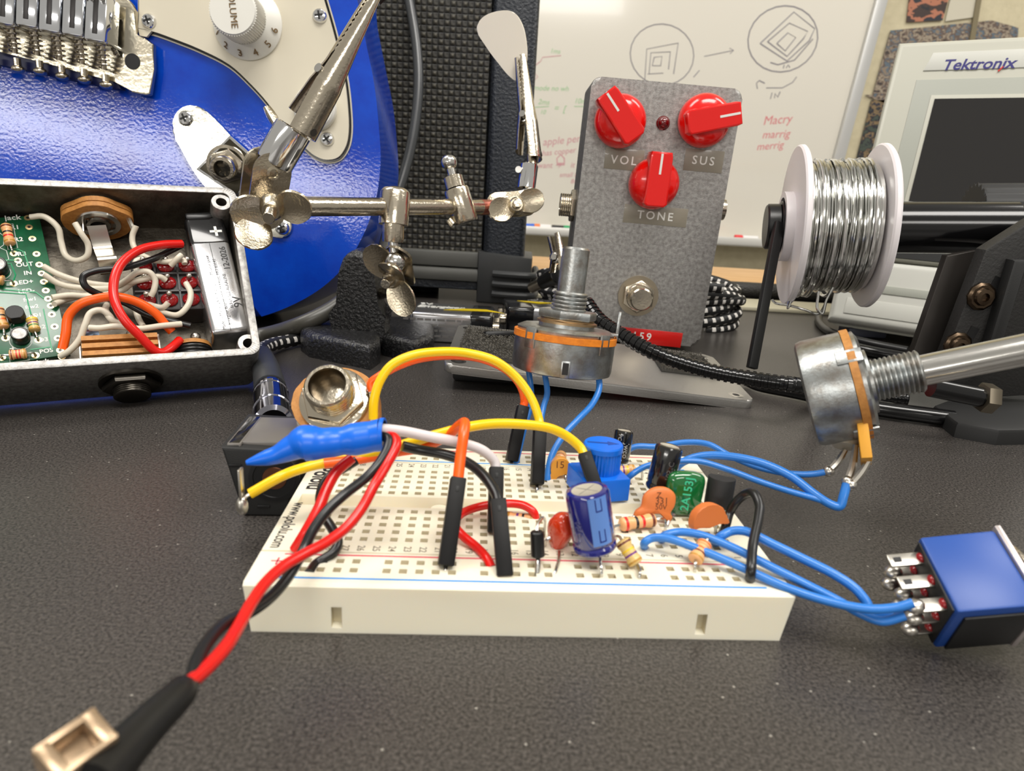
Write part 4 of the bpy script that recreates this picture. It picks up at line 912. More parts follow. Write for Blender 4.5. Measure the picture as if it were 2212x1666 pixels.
for x, y in ((60, 471), (63, 491), (70, 516), (79, 549), (85, 572), (90, 591), (95, 609), (99, 628), (104, 646), (110, 661), (112, 680), (118, 706), (125, 731), (130, 757), (134, 771), (14, 488), (30, 548), (39, 563), (30, 613), (71, 686), (83, 735), (4, 773), (77, 768), (45, 714), (12, 731)):
    p = cu_(x, y); g = G(); g.lathe([(.95, 0), (.95, .1), (.42, .12), (.4, .02), (0, .02)], Matrix.Translation((p.x, p.y, 0)), 14, mis=[0, 0, 1, 1]); obj('solder_pad', g, [copper, blk], pcb, world=False)
BANDS = {}
def cband(n_, rgb): BANDS[n_] = mat('band_' + n_, rgb, .4, coat=.3); return BANDS[n_]
for n_, c_ in dict(brown=(104, 40, 16), black=(22, 20, 20), red=(216, 30, 20), orange=(236, 96, 20), yellow=(232, 190, 20), green=(30, 120, 60), violet=(104, 40, 120), gold=(178, 130, 40), tan=(226, 168, 112), blue_body=(120, 160, 190), cream=(214, 180, 110)).items(): cband(n_, c_)
def res_body(parent, p0, p1, r, bands, body='tan', world=True, big=1.14):
    p0, p1 = Vector(p0), Vector(p1); L_ = (p1 - p0).length; M = zframe(p0, p1 - p0); rb = r * big
    ms = [BANDS[body]]; prof = [(0, 0), (r * .6, .02 * L_), (rb, .08 * L_), (rb, .24 * L_), (r, .3 * L_)]; mis = [0] * 4
    pos = [.12, .40, .58, .84] if len(bands) == 4 else [.12, .36, .52, .68, .86]
    segs = []
    for k, b_ in enumerate(bands): ms.append(BANDS[b_]); segs.append((pos[k], pos[k] + .075, k + 1))
    hs = sorted(set([0, .02, .05, .09, .24, .29, .71, .76, .91, .95, .98, 1] + [q for s_ in segs for q in s_[:2]]))
    def rad(h):
        e = min(h, 1 - h)
        if e < .09: return rb * math.sqrt(max(0, 1 - (1 - e / .09) ** 2)) if e > 0 else 0
        return rb if e < .24 else (r if e > .29 else rb + (r - rb) * (e - .24) / .05)
    pr = [(rad(h), h * L_) for h in hs]; mi = []
    for i in range(len(hs) - 1):
        m_ = 0; c_ = (hs[i] + hs[i + 1]) / 2
        for s0_, s1_, k in segs:
            if s0_ <= c_ <= s1_: m_ = k
        mi.append(m_)
    g = G(); g.lathe(pr, M, 20, mis=mi); return obj('body', g, ms, parent, world=world)
def pcb_res(x0, y0, x1, y1, lx0, ly0, lx1, ly1, bands, body='tan'):
    c = cu_((x0 + x1) / 2, (y0 + y1) / 2); o = bpy.data.objects.new('resistor', None)
    P0 = Vector((*cu_(x0, y0).to_2d(), 1.6)); P1 = Vector((*cu_(x1, y1).to_2d(), 1.6)); b_ = res_body(pcb, P0, P1, 1.25, bands, body, False); b_.name = 'resistor'
    for q, e in ((P0, (lx0, ly0)), (P1, (lx1, ly1))):
        z0 = Vector((*cu_(*e).to_2d(), 0)); g = G(); g.tube([q, Vector((z0.x, z0.y, 1.5)).lerp(q, .15), z0], .3, n=7, sub=4); obj('lead', g, lead_m, b_, world=False)
pcb_res(15, 492, 25, 536, 14, 486, 29, 548, ['brown', 'black', 'red', 'gold']); pcb_res(70, 693, 78, 722, 71, 686, 83, 735, ['yellow', 'violet', 'green', 'gold'], 'cream')
pcb_res(22, 773, 61, 769, 4, 773, 77, 768, ['brown', 'red', 'red', 'gold']); pcb_res(-14, 608, 12, 613, -20, 607, 30, 613, ['brown', 'black', 'red', 'gold']); pcb_res(-2, 672, 11, 716, -4, 668, 12, 731, ['brown', 'black', 'orange', 'gold'])
p = cu_(38, 690); g = G(); g.prism([(p.x + 2.2 * math.cos(a), p.y + 2.2 * math.sin(a)) for a in [math.radians(t_) for t_ in range(-60, 241, 20)]], 1.0, 4.2, bev=.2); obj('transistor', g, blk_m, pcb, world=False)
for x, y, s_ in ((47, 733, 1), (-2, 585, 1.2)):
    p = cu_(x, y); M = Matrix.Translation((p.x, p.y, 0)); g = G(); g.lathe([(2.1 * s_, .3), (2.1 * s_, 3.4), (1.9 * s_, 3.8), (1.7 * s_, 3.8), (1.6 * s_, 3.6), (0, 3.6)], M, 24, mis=[0, 0, 0, 1, 1]); obj('capacitor', g, [blk, alu], pcb, world=False)

# ---------------------------------------------------------------- wires inside the enclosure
def EQ(pts): return [EP.W(x, y, w) for x, y, w in pts]
def wire(pts, r, m, label_, group=None, sub=8, name='hookup_wire', cat='wire', pins=None):
    g = G(); g.tube(pts, r, n=12, sub=sub)
    if pins is None: return obj(name, g, m, label=label_, cat=cat, group=group)
    o = obj(name, g, m, label=label_, cat=cat, group=group)
    for a, b in pins:
        g = G(); g.tube([a, b], .34, n=7, sub=1); obj('bare_end', g, lead_m, o)
    return o
gw = 'cream hookup wires inside the open enclosure'
for lb_, pts in (
    ('cream wire from the pad marked jack looping to the upper jack', [(66, 469, -10), (95, 468, -9), (125, 492, -10), (132, 522, -12), (142, 552, -13), (165, 563, -12), (188, 553, -10), (190, 528, -8), (176, 505, -6), (162, 482, -5)]),
    ('cream wire from the upper jack lug down to the red switch terminals', [(294, 488, -7), (286, 510, -9), (288, 530, -10), (302, 548, -9), (325, 560, -7)]),
    ('cream wire from the pad marked OUT to the switch', [(93, 575, -10), (125, 592, -11), (170, 607, -12), (215, 615, -13), (255, 616, -11), (300, 606, -7), (345, 598, -6), (358, 606, -7)]),
    ('cream wire from the pad marked IN to the switch', [(94, 593, -10), (130, 614, -12), (180, 622, -13), (240, 622, -12), (275, 604, -7), (296, 589, -5), (322, 588, -4), (335, 605, -5), (332, 628, -6), (326, 640, -7)]),
    ('upper cream wire from the fsw1 pad running to the right', [(112, 643, -11), (150, 638, -12), (200, 640, -13), (262, 628, -11), (285, 612, -9), (310, 600, -9)]),
    ('cream wire from the fsw2 pad under the switch to its lower row', [(117, 657, -11), (150, 645, -14), (220, 634, -14), (300, 650, -11), (335, 662, -8), (352, 664, -7), (364, 654, -6)]),
    ('cream wire bending round the right side of the switch', [(402, 612, -6), (412, 634, -5), (406, 660, -5), (385, 680, -6), (355, 676, -8), (320, 660, -10)]),
    ('short cream wire at the top right switch terminal', [(369, 574, -6), (385, 557, -4), (392, 551, -4)]),
    ('cream jumper along the top row of the switch', [(296, 588, -8), (294, 565, -8), (310, 560, -8), (360, 566, -7), (396, 562, -6), (399, 570, -6)]),
    ('cream wire from the in jack pad curving up to the lower jack', [(130, 770, -10), (150, 758, -8), (172, 733, -6), (184, 702, -4), (196, 676, -3), (218, 670, -3), (238, 684, -4), (246, 706, -6)]),
    ('cream wire from the lower jack to the power socket', [(194, 708, -4), (215, 709, -3), (250, 705, -3), (300, 710, -3), (350, 704, -4), (392, 700, -5)]),
    ('cream wire loop above the lower jack lug', [(262, 702, -6), (240, 690, -4), (228, 668, -5), (236, 654, -7), (250, 648, -8)]),
    ('cream wire behind the red wire down to the lower jack', [(278, 640, -12), (292, 668, -11), (300, 690, -9), (310, 706, -8)])):
    wire(EQ(pts), .86, w_cre, lb_, gw)
wire(EQ([(392, 527, -6), (350, 529, -3), (300, 541, 0), (262, 570, 2), (246, 610, 3), (248, 650, 3), (268, 690, 2), (300, 724, 0), (335, 758, -3), (352, 762, -4), (372, 750, -5), (388, 735, -7)]), 1.25, w_red, 'long red wire looping from the battery to the power socket in the open enclosure', sub=10)
wire(EQ([(392, 530, -8), (362, 545, -7), (330, 560, -4), (270, 578, -2), (205, 586, -2), (180, 598, -2), (184, 618, -3), (214, 636, -5), (265, 652, -5), (320, 680, -6), (370, 694, -6), (412, 704, -6)]), .95, w_blk, 'long black wire crossing the middle of the open enclosure', sub=10)
wire(EQ([(135, 754, -9), (142, 722, -7), (148, 684, -5), (172, 658, -3), (210, 645, -2), (250, 641, -1), (295, 652, -2), (335, 676, -4), (358, 702, -6), (372, 717, -7)]), 1.25, w_ora, 'orange wire arching from the pad marked POS to the power socket', sub=10)
# ---------------------------------------------------------------- oscilloscope
yaw, lean_ = -.60, -.30
R3 = Matrix.Rotation(yaw, 3, 'Z') @ Matrix.Rotation(lean_, 3, 'X'); t0 = Vector((163.9, 352, 8))
TM = Matrix.Translation(t0) @ (R3 @ Matrix(((1, 0, 0), (0, 0, -1), (0, 1, 0)))).to_4x4()
TP = Plane(TM)
def tu(x, y, w=0): return TP.uv(x, y, w)
scope = thing('oscilloscope', 'beige bench oscilloscope with dark screen at the right edge behind the solder spool', 'oscilloscope', TM)
bei = mat('beige_plastic', (184, 183, 170), .42); bei2 = mat('light_beige_plastic', (196, 196, 188), .4); grp = mat('grey_beige_plastic', (160, 162, 152), .45)
bl, tl_ = tu(1786, 700), tu(1954, 98)
Hs = tl_.y - bl.y; x0 = bl.x; Ws = 200
g = G(); g.prism([(0, bl.y), (-110, bl.y + 36), (-110, tl_.y - 4), (0, tl_.y)], x0, x0 + Ws, Matrix(((0, 0, 1, 0), (0, 1, 0, 0), (1, 0, 0, 0), (0, 0, 0, 1))), bev=5, seg=4, both=True); obj('housing', g, bei, scope, world=False)
# front bezel ring with recess for the screen
s0, s1 = tu(2000, 180), tu(2013, 212); sb = tu(1945, 560)
wx0 = tu(1990, 300).x; wy1 = tu(2050, 178).y; wy0 = tu(1920, 566).y
g = G()
def ringp(x_a, y_a, x_b, y_b, z_a, x_c, y_c, x_d, y_d, z_c, mi=0):
    A = [(x_a, y_a), (x_b, y_a), (x_b, y_b), (x_a, y_b)]; B = [(x_c, y_c), (x_d, y_c), (x_d, y_d), (x_c, y_d)]
    g._add([Vector((*p, z_a)) for p in A] + [Vector((*p, z_c)) for p in B], [(0, 1, 5, 4), (1, 2, 6, 5), (2, 3, 7, 6), (3, 0, 4, 7)], mi)
fx = tu(1938, 400).x - tu(1905, 400).x
g.prism([(x0 + 1.5, wy0 - 1), (x0 + Ws, wy0 - 1), (x0 + Ws, tl_.y - 1.5), (x0 + 1.5, tl_.y - 1.5)], 0, 7, bev=3, seg=3)
obj('front_frame', g, bei, scope, world=False)
g = G(); sx = tu(1985, 330, 7).x; sy1 = tu(2080, 170, 7).y; sy0 = wy0 + 3
g.prism([(sx - 9, sy0 - 2), (x0 + Ws - 8, sy0 - 2), (x0 + Ws - 8, sy1), (sx - 9, sy1)], 6.8, 7.4, bev=.4); obj('screen_surround', g, grp, scope, world=False)
g = G(); g.prism([(sx - 1, sy0 + 2), (x0 + Ws - 14, sy0 + 2), (x0 + Ws - 14, sy1 - 8), (sx - 1, sy1 - 8)], 7.3, 7.9, bev=.4); obj('screen_step', g, bei, scope, world=False)
g = G(); sc0 = tu(2014, 214, 8); g.prism([(sc0.x + 1, sy0 + 4), (x0 + Ws - 18, sy0 + 4), (x0 + Ws - 18, sc0.y), (sc0.x + 1, sc0.y)], 7.8, 8.3); obj('screen', g, mat('dark_screen_glass', (22, 20, 20), .18, coat=.6), scope, world=False)
a, b = tu(2005, 130, 7), tu(2240, 160, 7)
g = G(); g.prism([(a.x - 1, a.y - 5.4), (a.x + 78, a.y - 5.4), (a.x + 78, a.y + 3.4), (a.x + 1.5, a.y + 3.4)], 6.9, 7.5, bev=.3); nb = obj('name_plate', g, bei2, scope, world=False)
p0_, p1_ = tu(2033, 146, 7.5), tu(2196, 130, 7.5); cc = (p0_ + p1_) / 2
g = G(); g.text('Tektronix', (p1_ - p0_).length / 4.15, Matrix.Translation((cc.x, cc.y - .2, 7.45)), .1, shear=.2, bold=.16); obj('lettering', g, mat('dark_blue_ink', (40, 34, 110), .5), nb, world=False)
g = G(); q0, q1 = tu(2156, 154, 7.5), tu(2167, 144, 7.5); g.tube([q0, q1], .35, n=5, sub=1); obj('red_slash', g, mat('red_ink', (210, 50, 40), .5), nb, world=False)
# lower shelf panel
g = G(); y1_ = wy0 - 2; ya = tu(1880, 575).y
g.prism([(x0 + 1, bl.y + 1), (x0 + Ws, bl.y + 1), (x0 + Ws, y1_), (x0 + 1, y1_)], 0, 10, bev=3.4, seg=4); lp = obj('lower_panel', g, bei2, scope, world=False)
g = G(); q = tu(1842, 605, 10); q2 = tu(1820, 680, 10); g.prism([(x0 + 8, q2.y + 1), (x0 + Ws, q2.y + 1), (x0 + Ws, q.y - 9), (x0 + 8, q.y - 9)], 10, 10.5, bev=.3); obj('inset_panel', g, bei2, lp, world=False)
g = G(); g.prism([(x0 + 6, q.y - 5), (x0 + Ws, q.y - 5), (x0 + Ws, q.y - 1), (x0 + 6, q.y - 1)], 9.9, 10.5, bev=.3); obj('grey_band', g, grp, lp, world=False)
g = G(); r_ = tu(1905, 552, 8.2); r2 = tu(1905, 578, 8.2); g.prism([(r_.x - 1, wy0 + .5), (x0 + Ws - 10, wy0 + .5), (x0 + Ws - 10, wy0 + 4.5), (r_.x - 1, wy0 + 4.5)], 7.5, 8.6); obj('dark_slot', g, blk_m, scope, world=False)
for k in (0, 1):
    q = TM @ Vector((x0 + 16 + k * 46, bl.y, -9 - 18 * k)); g = G(); g.box((q.x, q.y, 2.6), (20, 12, 4.6), bev=1); obj('foot', g, [mat('blue_grey_foot', (60, 62, 74), .5), blk][0], scope)

# ---------------------------------------------------------------- solder spool on its stand
ax_ = (math.cos(.21) * RT - math.sin(.21) * FW); ax_ = (ax_ - UP * .055).normalized()
SO = D(1712, 490, 250)
def sp(s_): return SO + ax_ * s_
SM = zframe(SO, ax_, (0, 0, 1)); LS = 26.8
spool = thing('solder_spool', 'white plastic spool wound with shiny solder wire on a black rod', 'spool', SM)
fl = mat('spool_plastic', (226, 220, 222), .32, sss=.05)
for nm, h0 in (('spool_flange', -1.1), ('spool_flange', LS - 1.1)):
    g = G(); R_ = 28.6; g.lathe([(10.4, h0), (R_ - .6, h0), (R_, h0 + .6), (R_, h0 + 1.8), (R_ - .6, h0 + 2.4), (10.4, h0 + 2.4), (10.4, h0)], SM, 72); obj(nm, g, fl, spool)
g = G(); g.lathe([(10.4, 0), (12, 0), (12, LS), (10.4, LS), (10.4, 0)], SM, 40); g.lathe([(10.4, -4.2), (12.5, -4.2), (12.5, -1), (10.4, -1), (10.4, -4.2)], SM, 40); obj('spool_core', g, fl, spool)
g = G(); P = []; nt_ = 25; RW = 22.4
for k in range(nt_ * 24 + 1):
    a = 2 * PI * k / 24; s_ = 2.3 + (LS - 5.6) * k / (nt_ * 24); r_ = RW + .35 * math.sin(k * .37) + .25 * math.sin(k * .11)
    P.append(SM @ Vector((r_ * math.cos(a), r_ * math.sin(a), s_ + .12 * math.sin(k * .9))))
g.tube(P, .56, n=7, sub=1); g.lathe([(12, 1.5), (RW - .3, 1.5), (RW - .3, LS - 2), (12, LS - 2)], SM, 60)
obj('solder_winding', g, solder_m, spool)
g = G()
for i in range(9):
    P = []; s0_ = 3 + i * 2.45; sl = random.uniform(-1.6, 2.6); ph = random.uniform(0, 6)
    for k in range(41):
        a = 2 * PI * k / 40; r_ = RW + .9 + .25 * math.sin(a + ph); dn = (SM.to_3x3() @ Vector((math.cos(a), math.sin(a), 0))).z
        r_ += max(0, -dn - .55) * random.choice((0, 0, 2)) * 0 + (4.5 * max(0, -dn - .6) if i in (0, 1, 2, 5) else 0)
        P.append(SM @ Vector((r_ * math.cos(a), r_ * math.sin(a), min(LS - 2, max(1.8, s0_ + sl * math.sin(a / 2 + ph))))))
    g.tube(P, .55, n=7, sub=1)
obj('loose_turns', g, solder_m, spool, kind=None)
g = G(); g.tube([D(1716, 610, 246), D(1702, 666, 246), D(1712, 640, 245), D(1740, 600, 243)], .5, n=8); g.tube([D(1790, 640, 243), D(1768, 678, 243), D(1740, 670, 244), D(1705, 660, 247), D(1676, 655, 249), D(1668, 648, 250)], .45, n=8)
g.tube([D(1800, 620, 240), D(1785, 650, 240), D(1776, 678, 240), D(1766, 668, 240), D(1768, 630, 241)], .5, n=8); obj('hanging_ends', g, solder_m, spool)
stand = thing('spool_stand', 'black metal solder spool stand with rod, side bar and angled plate', 'stand', at=(120, 240, 0))
g = G(); g.cyl(sp(-2.0), sp(72), 9.0, n=40, ch=.6); obj('rod', g, blk_g, stand)
g = G(); g.cyl(sp(-9.6), sp(-4.6), 8.2, n=36, ch=.6); g.cyl(sp(-4.8), sp(-1.4), 9.2, n=36, ch=.4); obj('end_cap', g, blk, stand)
g = G(); g.cyl(sp(72), sp(86), 8.0, n=36, ch=.6); obj('rod_collar', g, blk_g, stand)
b0, b1 = sp(-7.5) + Vector((0, -7.6, 2)), D(1624, 796, 238)
M = frame(b0, b1 - b0, z=(.2, -1, 0)); g = G(); g.box(((b1 - b0).length / 2, 0, 0), ((b1 - b0).length, 3.6, 2.2), M, bev=.3); obj('side_bar', g, mat('satin_black_metal', (30, 30, 30), .4, .4), stand)
PL = Plane(frame((0, 232, 0), (1, .0, 0), z=(-.15, -1, 0.05)))
g = G(); g.prism([tuple(PL.uv(*q).to_2d()) for q in [(2046, 552), (2118, 540), (2300, 540), (2300, 820), (2060, 850), (1943, 846)]], -3, 0, PL.M, bev=.4); plt = obj('side_plate', g, mat('satin_black_plate', (60, 56, 53), .34, .5), stand)
PL2 = Plane(frame((0, 222, 0), (1, .0, 0), z=(-.5, -1, 0.0)))
g = G(); g.prism([tuple(PL2.uv(*q).to_2d()) for q in [(2130, 540), (2240, 470), (2330, 470), (2330, 850), (2070, 862), (2030, 800)]], -5, 0, PL2.M, bev=.6); obj('gusset_plate', g, mat('black_powder_coat', (30, 29, 28), .5, bump=(.8, .3)), stand)
g = G(); g.prism([tuple(PL2.uv(*q, 1).to_2d()) for q in [(2178, 560), (2212, 560), (2150, 740), (2120, 800), (2106, 800)]], 0, 4, PL2.M, bev=1); obj('rib', g, blk_m, stand)
q_ = D(2150, 478, 236); g = G(); RG = []
for k in range(72): r_ = 12.6 if k % 3 else 11.9; RG.append((r_ * math.cos(2 * PI * k / 72), r_ * math.sin(2 * PI * k / 72)))
g.prism(RG, 0, 30, zframe(q_ + Vector((0, 14, 0)), ax_), bev=1.2, both=True)
obj('ribbed_grip', g, rubber, stand)
for x, y in ((2117, 640), (2066, 746)):
    c = PL2.uv(x, y, 0); M = PL2.M @ Matrix.Translation(c)
    g = G(); g.box((2.6, 4.0, .05), (3, 7, .3), M @ Matrix.Rotation(-.3, 4, 'Z')); sl = obj('slot', g, blk, stand)
    g = G(); g.lathe([(4.6, .2), (4.6, 1.0), (3.8, 1.6), (3.0, 1.6), (2.6, 2.6), (1.4, 2.8), (1.2, 1.8), (0, 1.8)], M, 10); obj('star_screw', g, mat('dark_bronze', (88, 74, 60), .28, 1), stand)
# base frame of the stand
g = G(); P = [(1610, 812), (1640, 828), (1800, 842), (1960, 862), (2110, 876)]
g.tube([Zp(a_, b_, 3) for a_, b_ in [(1612, 818), (1640, 830), (1720, 846), (1880, 880), (2060, 905)]], 2.6, n=12); obj('base_rail', g, blk_g, stand)
g = G(); g.tube([Zp(1806, 742, 2.6), Zp(1880, 760, 2.6), Zp(1960, 775, 2.6), Zp(2060, 800, 2.6)], 2.6, n=12); obj('base_rail', g, blk_g, stand)
g = G(); u0, u1 = D(2010, 836, 196), D(2118, 858, 196); g.cyl(u0, u1, 2.9, n=20); u2 = D(2146, 862, 196); st_ = obj('cross_bolt', g, blk_g, stand); g = G(); g.hexn(u1, u2, 4.4); obj('bolt_head', g, mat('dull_steel', (120, 112, 98), .4, 1), st_)
ft = [Zp(*q) for q in [(2010, 905), (2060, 945), (2150, 962), (2260, 960), (2260, 880), (2100, 870)]]
g = G(); g.prism([(q.x, q.y) for q in ft], 0, 5, bev=1.2); obj('foot_plate', g, rubber, stand)

# black corrugated gooseneck across the bench
GP = [D(1268, 655, 232), D(1296, 692, 226), D(1340, 722, 222), D(1420, 765, 216), D(1520, 798, 212), D(1620, 818, 208), D(1720, 832, 204), Zp(1830, 846, 3.4), Zp(1960, 862, 3.4)]
g = G(); g.tube(GP, lambda l, t_: 2.15 + (.35 if (l % 2.0) < 1.1 else 0), n=12, sub=90); obj('gooseneck', g, blk_g, cat='flexible arm', label='black corrugated flexible gooseneck running from the pedal to the spool stand', sharp=60)
g = G(); g.tube([Zp(1768, 682, 2.2), Zp(1772, 700, 2.2), Zp(1800, 720, 2.2), Zp(1880, 742, 2.2), Zp(1960, 758, 2.2)], 2.0, n=12); obj('scope_cable', g, blk, cat='cable', label='black cable looping under the front corner of the oscilloscope')
# ---------------------------------------------------------------- breadboard
BBM = Matrix.Translation(Vector((2.2, 117.6, 0))) @ Matrix.Rotation(.0640, 4, 'Z')
bb = thing('breadboard', 'ivory solderless breadboard with printed numbers in the middle of the bench', 'breadboard', BBM)
ivory = mat('ivory_plastic', (236, 229, 207), .42, sss=.25); pit = mat('contact_hole', (206, 196, 168), .6)
BX, BY, BZ = 42.3, 27.6, 8.5
xs_h = [(15.5 - n_) * 2.54 for n_ in range(30, 0, -1)]
xs_r = [x for i, x in enumerate(xs_h) if i % 6 != 5]; xs_r = [((i // 5) * 6 + i % 5 - 14.5) * 2.54 for i in range(25)]
rows = [-3.81 - 2.54 * k for k in range(5)] + [3.81 + 2.54 * k for k in range(5)]
rails = [-21.0, -23.54, 21.0, 23.54]
def hole_grid(g, xsa, ysa, x0, x1, y0, y1, hs=.62, dep=.8):
    X = sorted([x0, x1] + [x + s * hs for x in xsa for s in (-1, 1)]); Y = sorted([y0, y1] + [y + s * hs for y in ysa for s in (-1, 1)])
    V = {}
    def v(i, j, z=BZ):
        k = (i, j, z)
        if k not in V: V[k] = g.bm.verts.new((X[i], Y[j], z))
        return V[k]
    for i in range(len(X) - 1):
        for j in range(len(Y) - 1):
            if i % 2 == 1 and j % 2 == 1:
                a = [(i, j), (i + 1, j), (i + 1, j + 1), (i, j + 1)]
                for q in range(4):
                    p, r = a[q], a[(q + 1) % 4]; f = g.bm.faces.new((v(*p), v(*r), v(*r, BZ - dep), v(*p, BZ - dep))); f.material_index = 1
                f = g.bm.faces.new([v(*p, BZ - dep) for p in a]); f.material_index = 1
            else: g.bm.faces.new((v(i, j), v(i + 1, j), v(i + 1, j + 1), v(i, j + 1)))
g = G()
hole_grid(g, xs_h, sorted(rows[:5]), -BX, BX, -15.6, -2.2); hole_grid(g, xs_h, rows[5:], -BX, BX, 2.2, 15.6)
hole_grid(g, xs_r, sorted(rails[:2]), -BX, BX, -BY + .5, -18.6); hole_grid(g, xs_r, rails[2:], -BX, BX, 18.6, BY - .5)
def quad(*p, mi=0): g._add([Vector(q) for q in p], [(0, 1, 2, 3)], mi)
for y0, y1 in ((-18.2, -15.6), (15.6, 18.2)): quad((-BX, y0, BZ), (BX, y0, BZ), (BX, y1, BZ), (-BX, y1, BZ))
for y0, y1 in ((-18.6, -18.2), (18.2, 18.6)):   # seam between strip and rail
    quad((-BX, y0, BZ - .5), (BX, y0, BZ - .5), (BX, y1, BZ - .5), (-BX, y1, BZ - .5)); quad((-BX, y0, BZ), (BX, y0, BZ), (BX, y0, BZ - .5), (-BX, y0, BZ - .5)); quad((-BX, y1, BZ), (BX, y1, BZ), (BX, y1, BZ - .5), (-BX, y1, BZ - .5))
# centre trench
quad((-BX + 1.5, -1.5, BZ - 2.4), (BX - 1.5, -1.5, BZ - 2.4), (BX - 1.5, 1.5, BZ - 2.4), (-BX + 1.5, 1.5, BZ - 2.4))
for s_ in (-1, 1):
    quad((-BX + 1.5, s_ * 2.2, BZ), (BX - 1.5, s_ * 2.2, BZ), (BX - 1.5, s_ * 1.5, BZ - 2.4), (-BX + 1.5, s_ * 1.5, BZ - 2.4))
    quad((s_ * BX, -2.2, BZ), (s_ * BX, 2.2, BZ), (s_ * (BX - 1.5), 2.2, BZ), (s_ * (BX - 1.5), -2.2, BZ)); quad((s_ * (BX - 1.5), -2.2, BZ), (s_ * (BX - 1.5), 2.2, BZ), (s_ * (BX - 1.5), 1.5, BZ - 2.4), (s_ * (BX - 1.5), -1.5, BZ - 2.4))
# sides with chamfer and two front slots
c_ = .5
slx = [-28.6, 28.0]; 
X = [-BX, slx[0] - .8, slx[0] + .8, slx[1] - .8, slx[1] + .8, BX]
for i in range(5):
    a, b = X[i], X[i + 1]
    quad((a, -BY + .5, BZ), (b, -BY + .5, BZ), (b, -BY, BZ - .5), (a, -BY, BZ - .5))
    if i in (1, 3):
        quad((a, -BY, BZ - .5), (b, -BY, BZ - .5), (b, -BY, 4.6), (a, -BY, 4.6)); quad((a, -BY + 1.6, 4.6), (b, -BY + 1.6, 4.6), (b, -BY + 1.6, 0.9), (a, -BY + 1.6, 0.9), mi=1)
        quad((a, -BY, 4.6), (b, -BY, 4.6), (b, -BY + 1.6, 4.6), (a, -BY + 1.6, 4.6), mi=1); quad((a, -BY, .9), (b, -BY, .9), (b, -BY + 1.6, .9), (a, -BY + 1.6, .9)); quad((a, -BY, .9), (b, -BY, .9), (b, -BY, 0), (a, -BY, 0))
        for q in (a, b): quad((q, -BY, 4.6), (q, -BY + 1.6, 4.6), (q, -BY + 1.6, .9), (q, -BY, .9), mi=1)
    else: quad((a, -BY, BZ - .5), (b, -BY, BZ - .5), (b + (-1.2 if i == 4 else 0), -BY, 0), (a + (.8 if i == 0 else 0), -BY, 0))
quad((-BX, BY - .5, BZ), (BX, BY - .5, BZ), (BX, BY, BZ - .5), (-BX, BY, BZ - .5)); quad((-BX, BY, BZ - .5), (BX, BY, BZ - .5), (BX, BY, 0), (-BX, BY, 0))
for s_ in (-1, 1): quad((s_ * BX, -BY + .5, BZ), (s_ * BX, BY - .5, BZ), (s_ * BX - s_ * (.8 if s_ < 0 else 1.2), BY, 0), (s_ * BX - s_ * (.8 if s_ < 0 else 1.2), -BY, 0))
quad((-BX + .8, -BY, 0), (BX - 1.2, -BY, 0), (BX - 1.2, BY, 0), (-BX + .8, BY, 0))
obj('body', g, [ivory, pit], bb, world=False, flat=True)
for s_, yy, x0, x1 in ((1, .9, -13, -11), ): pass
for cx_ in (-14.6, 14.6):
    g = G(); g.lathe([(1.9, BZ - 2.2), (1.7, BZ - 1.2), (0, BZ - 1.0)], Matrix.Translation((cx_, 0, 0)), 20); obj('screw_boss', g, ivory, bb, world=False)
rl = mat('red_line_ink', (214, 72, 92), .5); bl_ = mat('blue_line_ink', (42, 140, 214), .5)
for nm, y_, m_ in (('red_line', -19.3, rl), ('blue_line', -25.9, bl_), ('red_line', 25.6, rl), ('blue_line', 19.3, bl_)):
    g = G(); g.box((0, y_, BZ), (2 * BX - 8, .42 if m_ is bl_ else .36, .06)); obj(nm, g, m_, bb, world=False)
num = mat('number_ink', (120, 112, 92), .6)
for s_, y_ in ((-1, -17.0), (1, 17.0)):
    g = G()
    for n_ in range(1, 31):
        if n_ < 10 and s_ > 0 and False: continue
        R = Matrix.Translation(((15.5 - n_) * 2.54, y_, BZ - .01)) @ Matrix.Rotation(-PI / 2, 4, 'Z'); g.text(str(n_), 1.75, R, .03, bold=.01)
    obj('numbers', g, num, bb, world=False)
g = G(); g.text('www.pololu.com', 3.0, Matrix.Translation((-BX + 2.0, -9.5, BZ)) @ Matrix.Rotation(-PI / 2, 4, 'Z'), .03, bold=.03, xs=.78)
g.text('Pololu', 4.6, Matrix.Translation((-BX + 3.1, 9.4, BZ)) @ Matrix.Rotation(-PI / 2, 4, 'Z'), .03, bold=.12, xs=.9); obj('lettering', g, ink, bb, world=False)
g = G(); c = Vector((-BX + 3.4, -21.4, BZ)); g.box(c, (2.0, .3, .06)); g.box(c, (.3, 2.0, .06)); obj('plus_sign', g, rl, bb, world=False)
def bz(x, y, z=BZ): return Zp(x, y, z)
down = Vector((0, 0, -1.4))

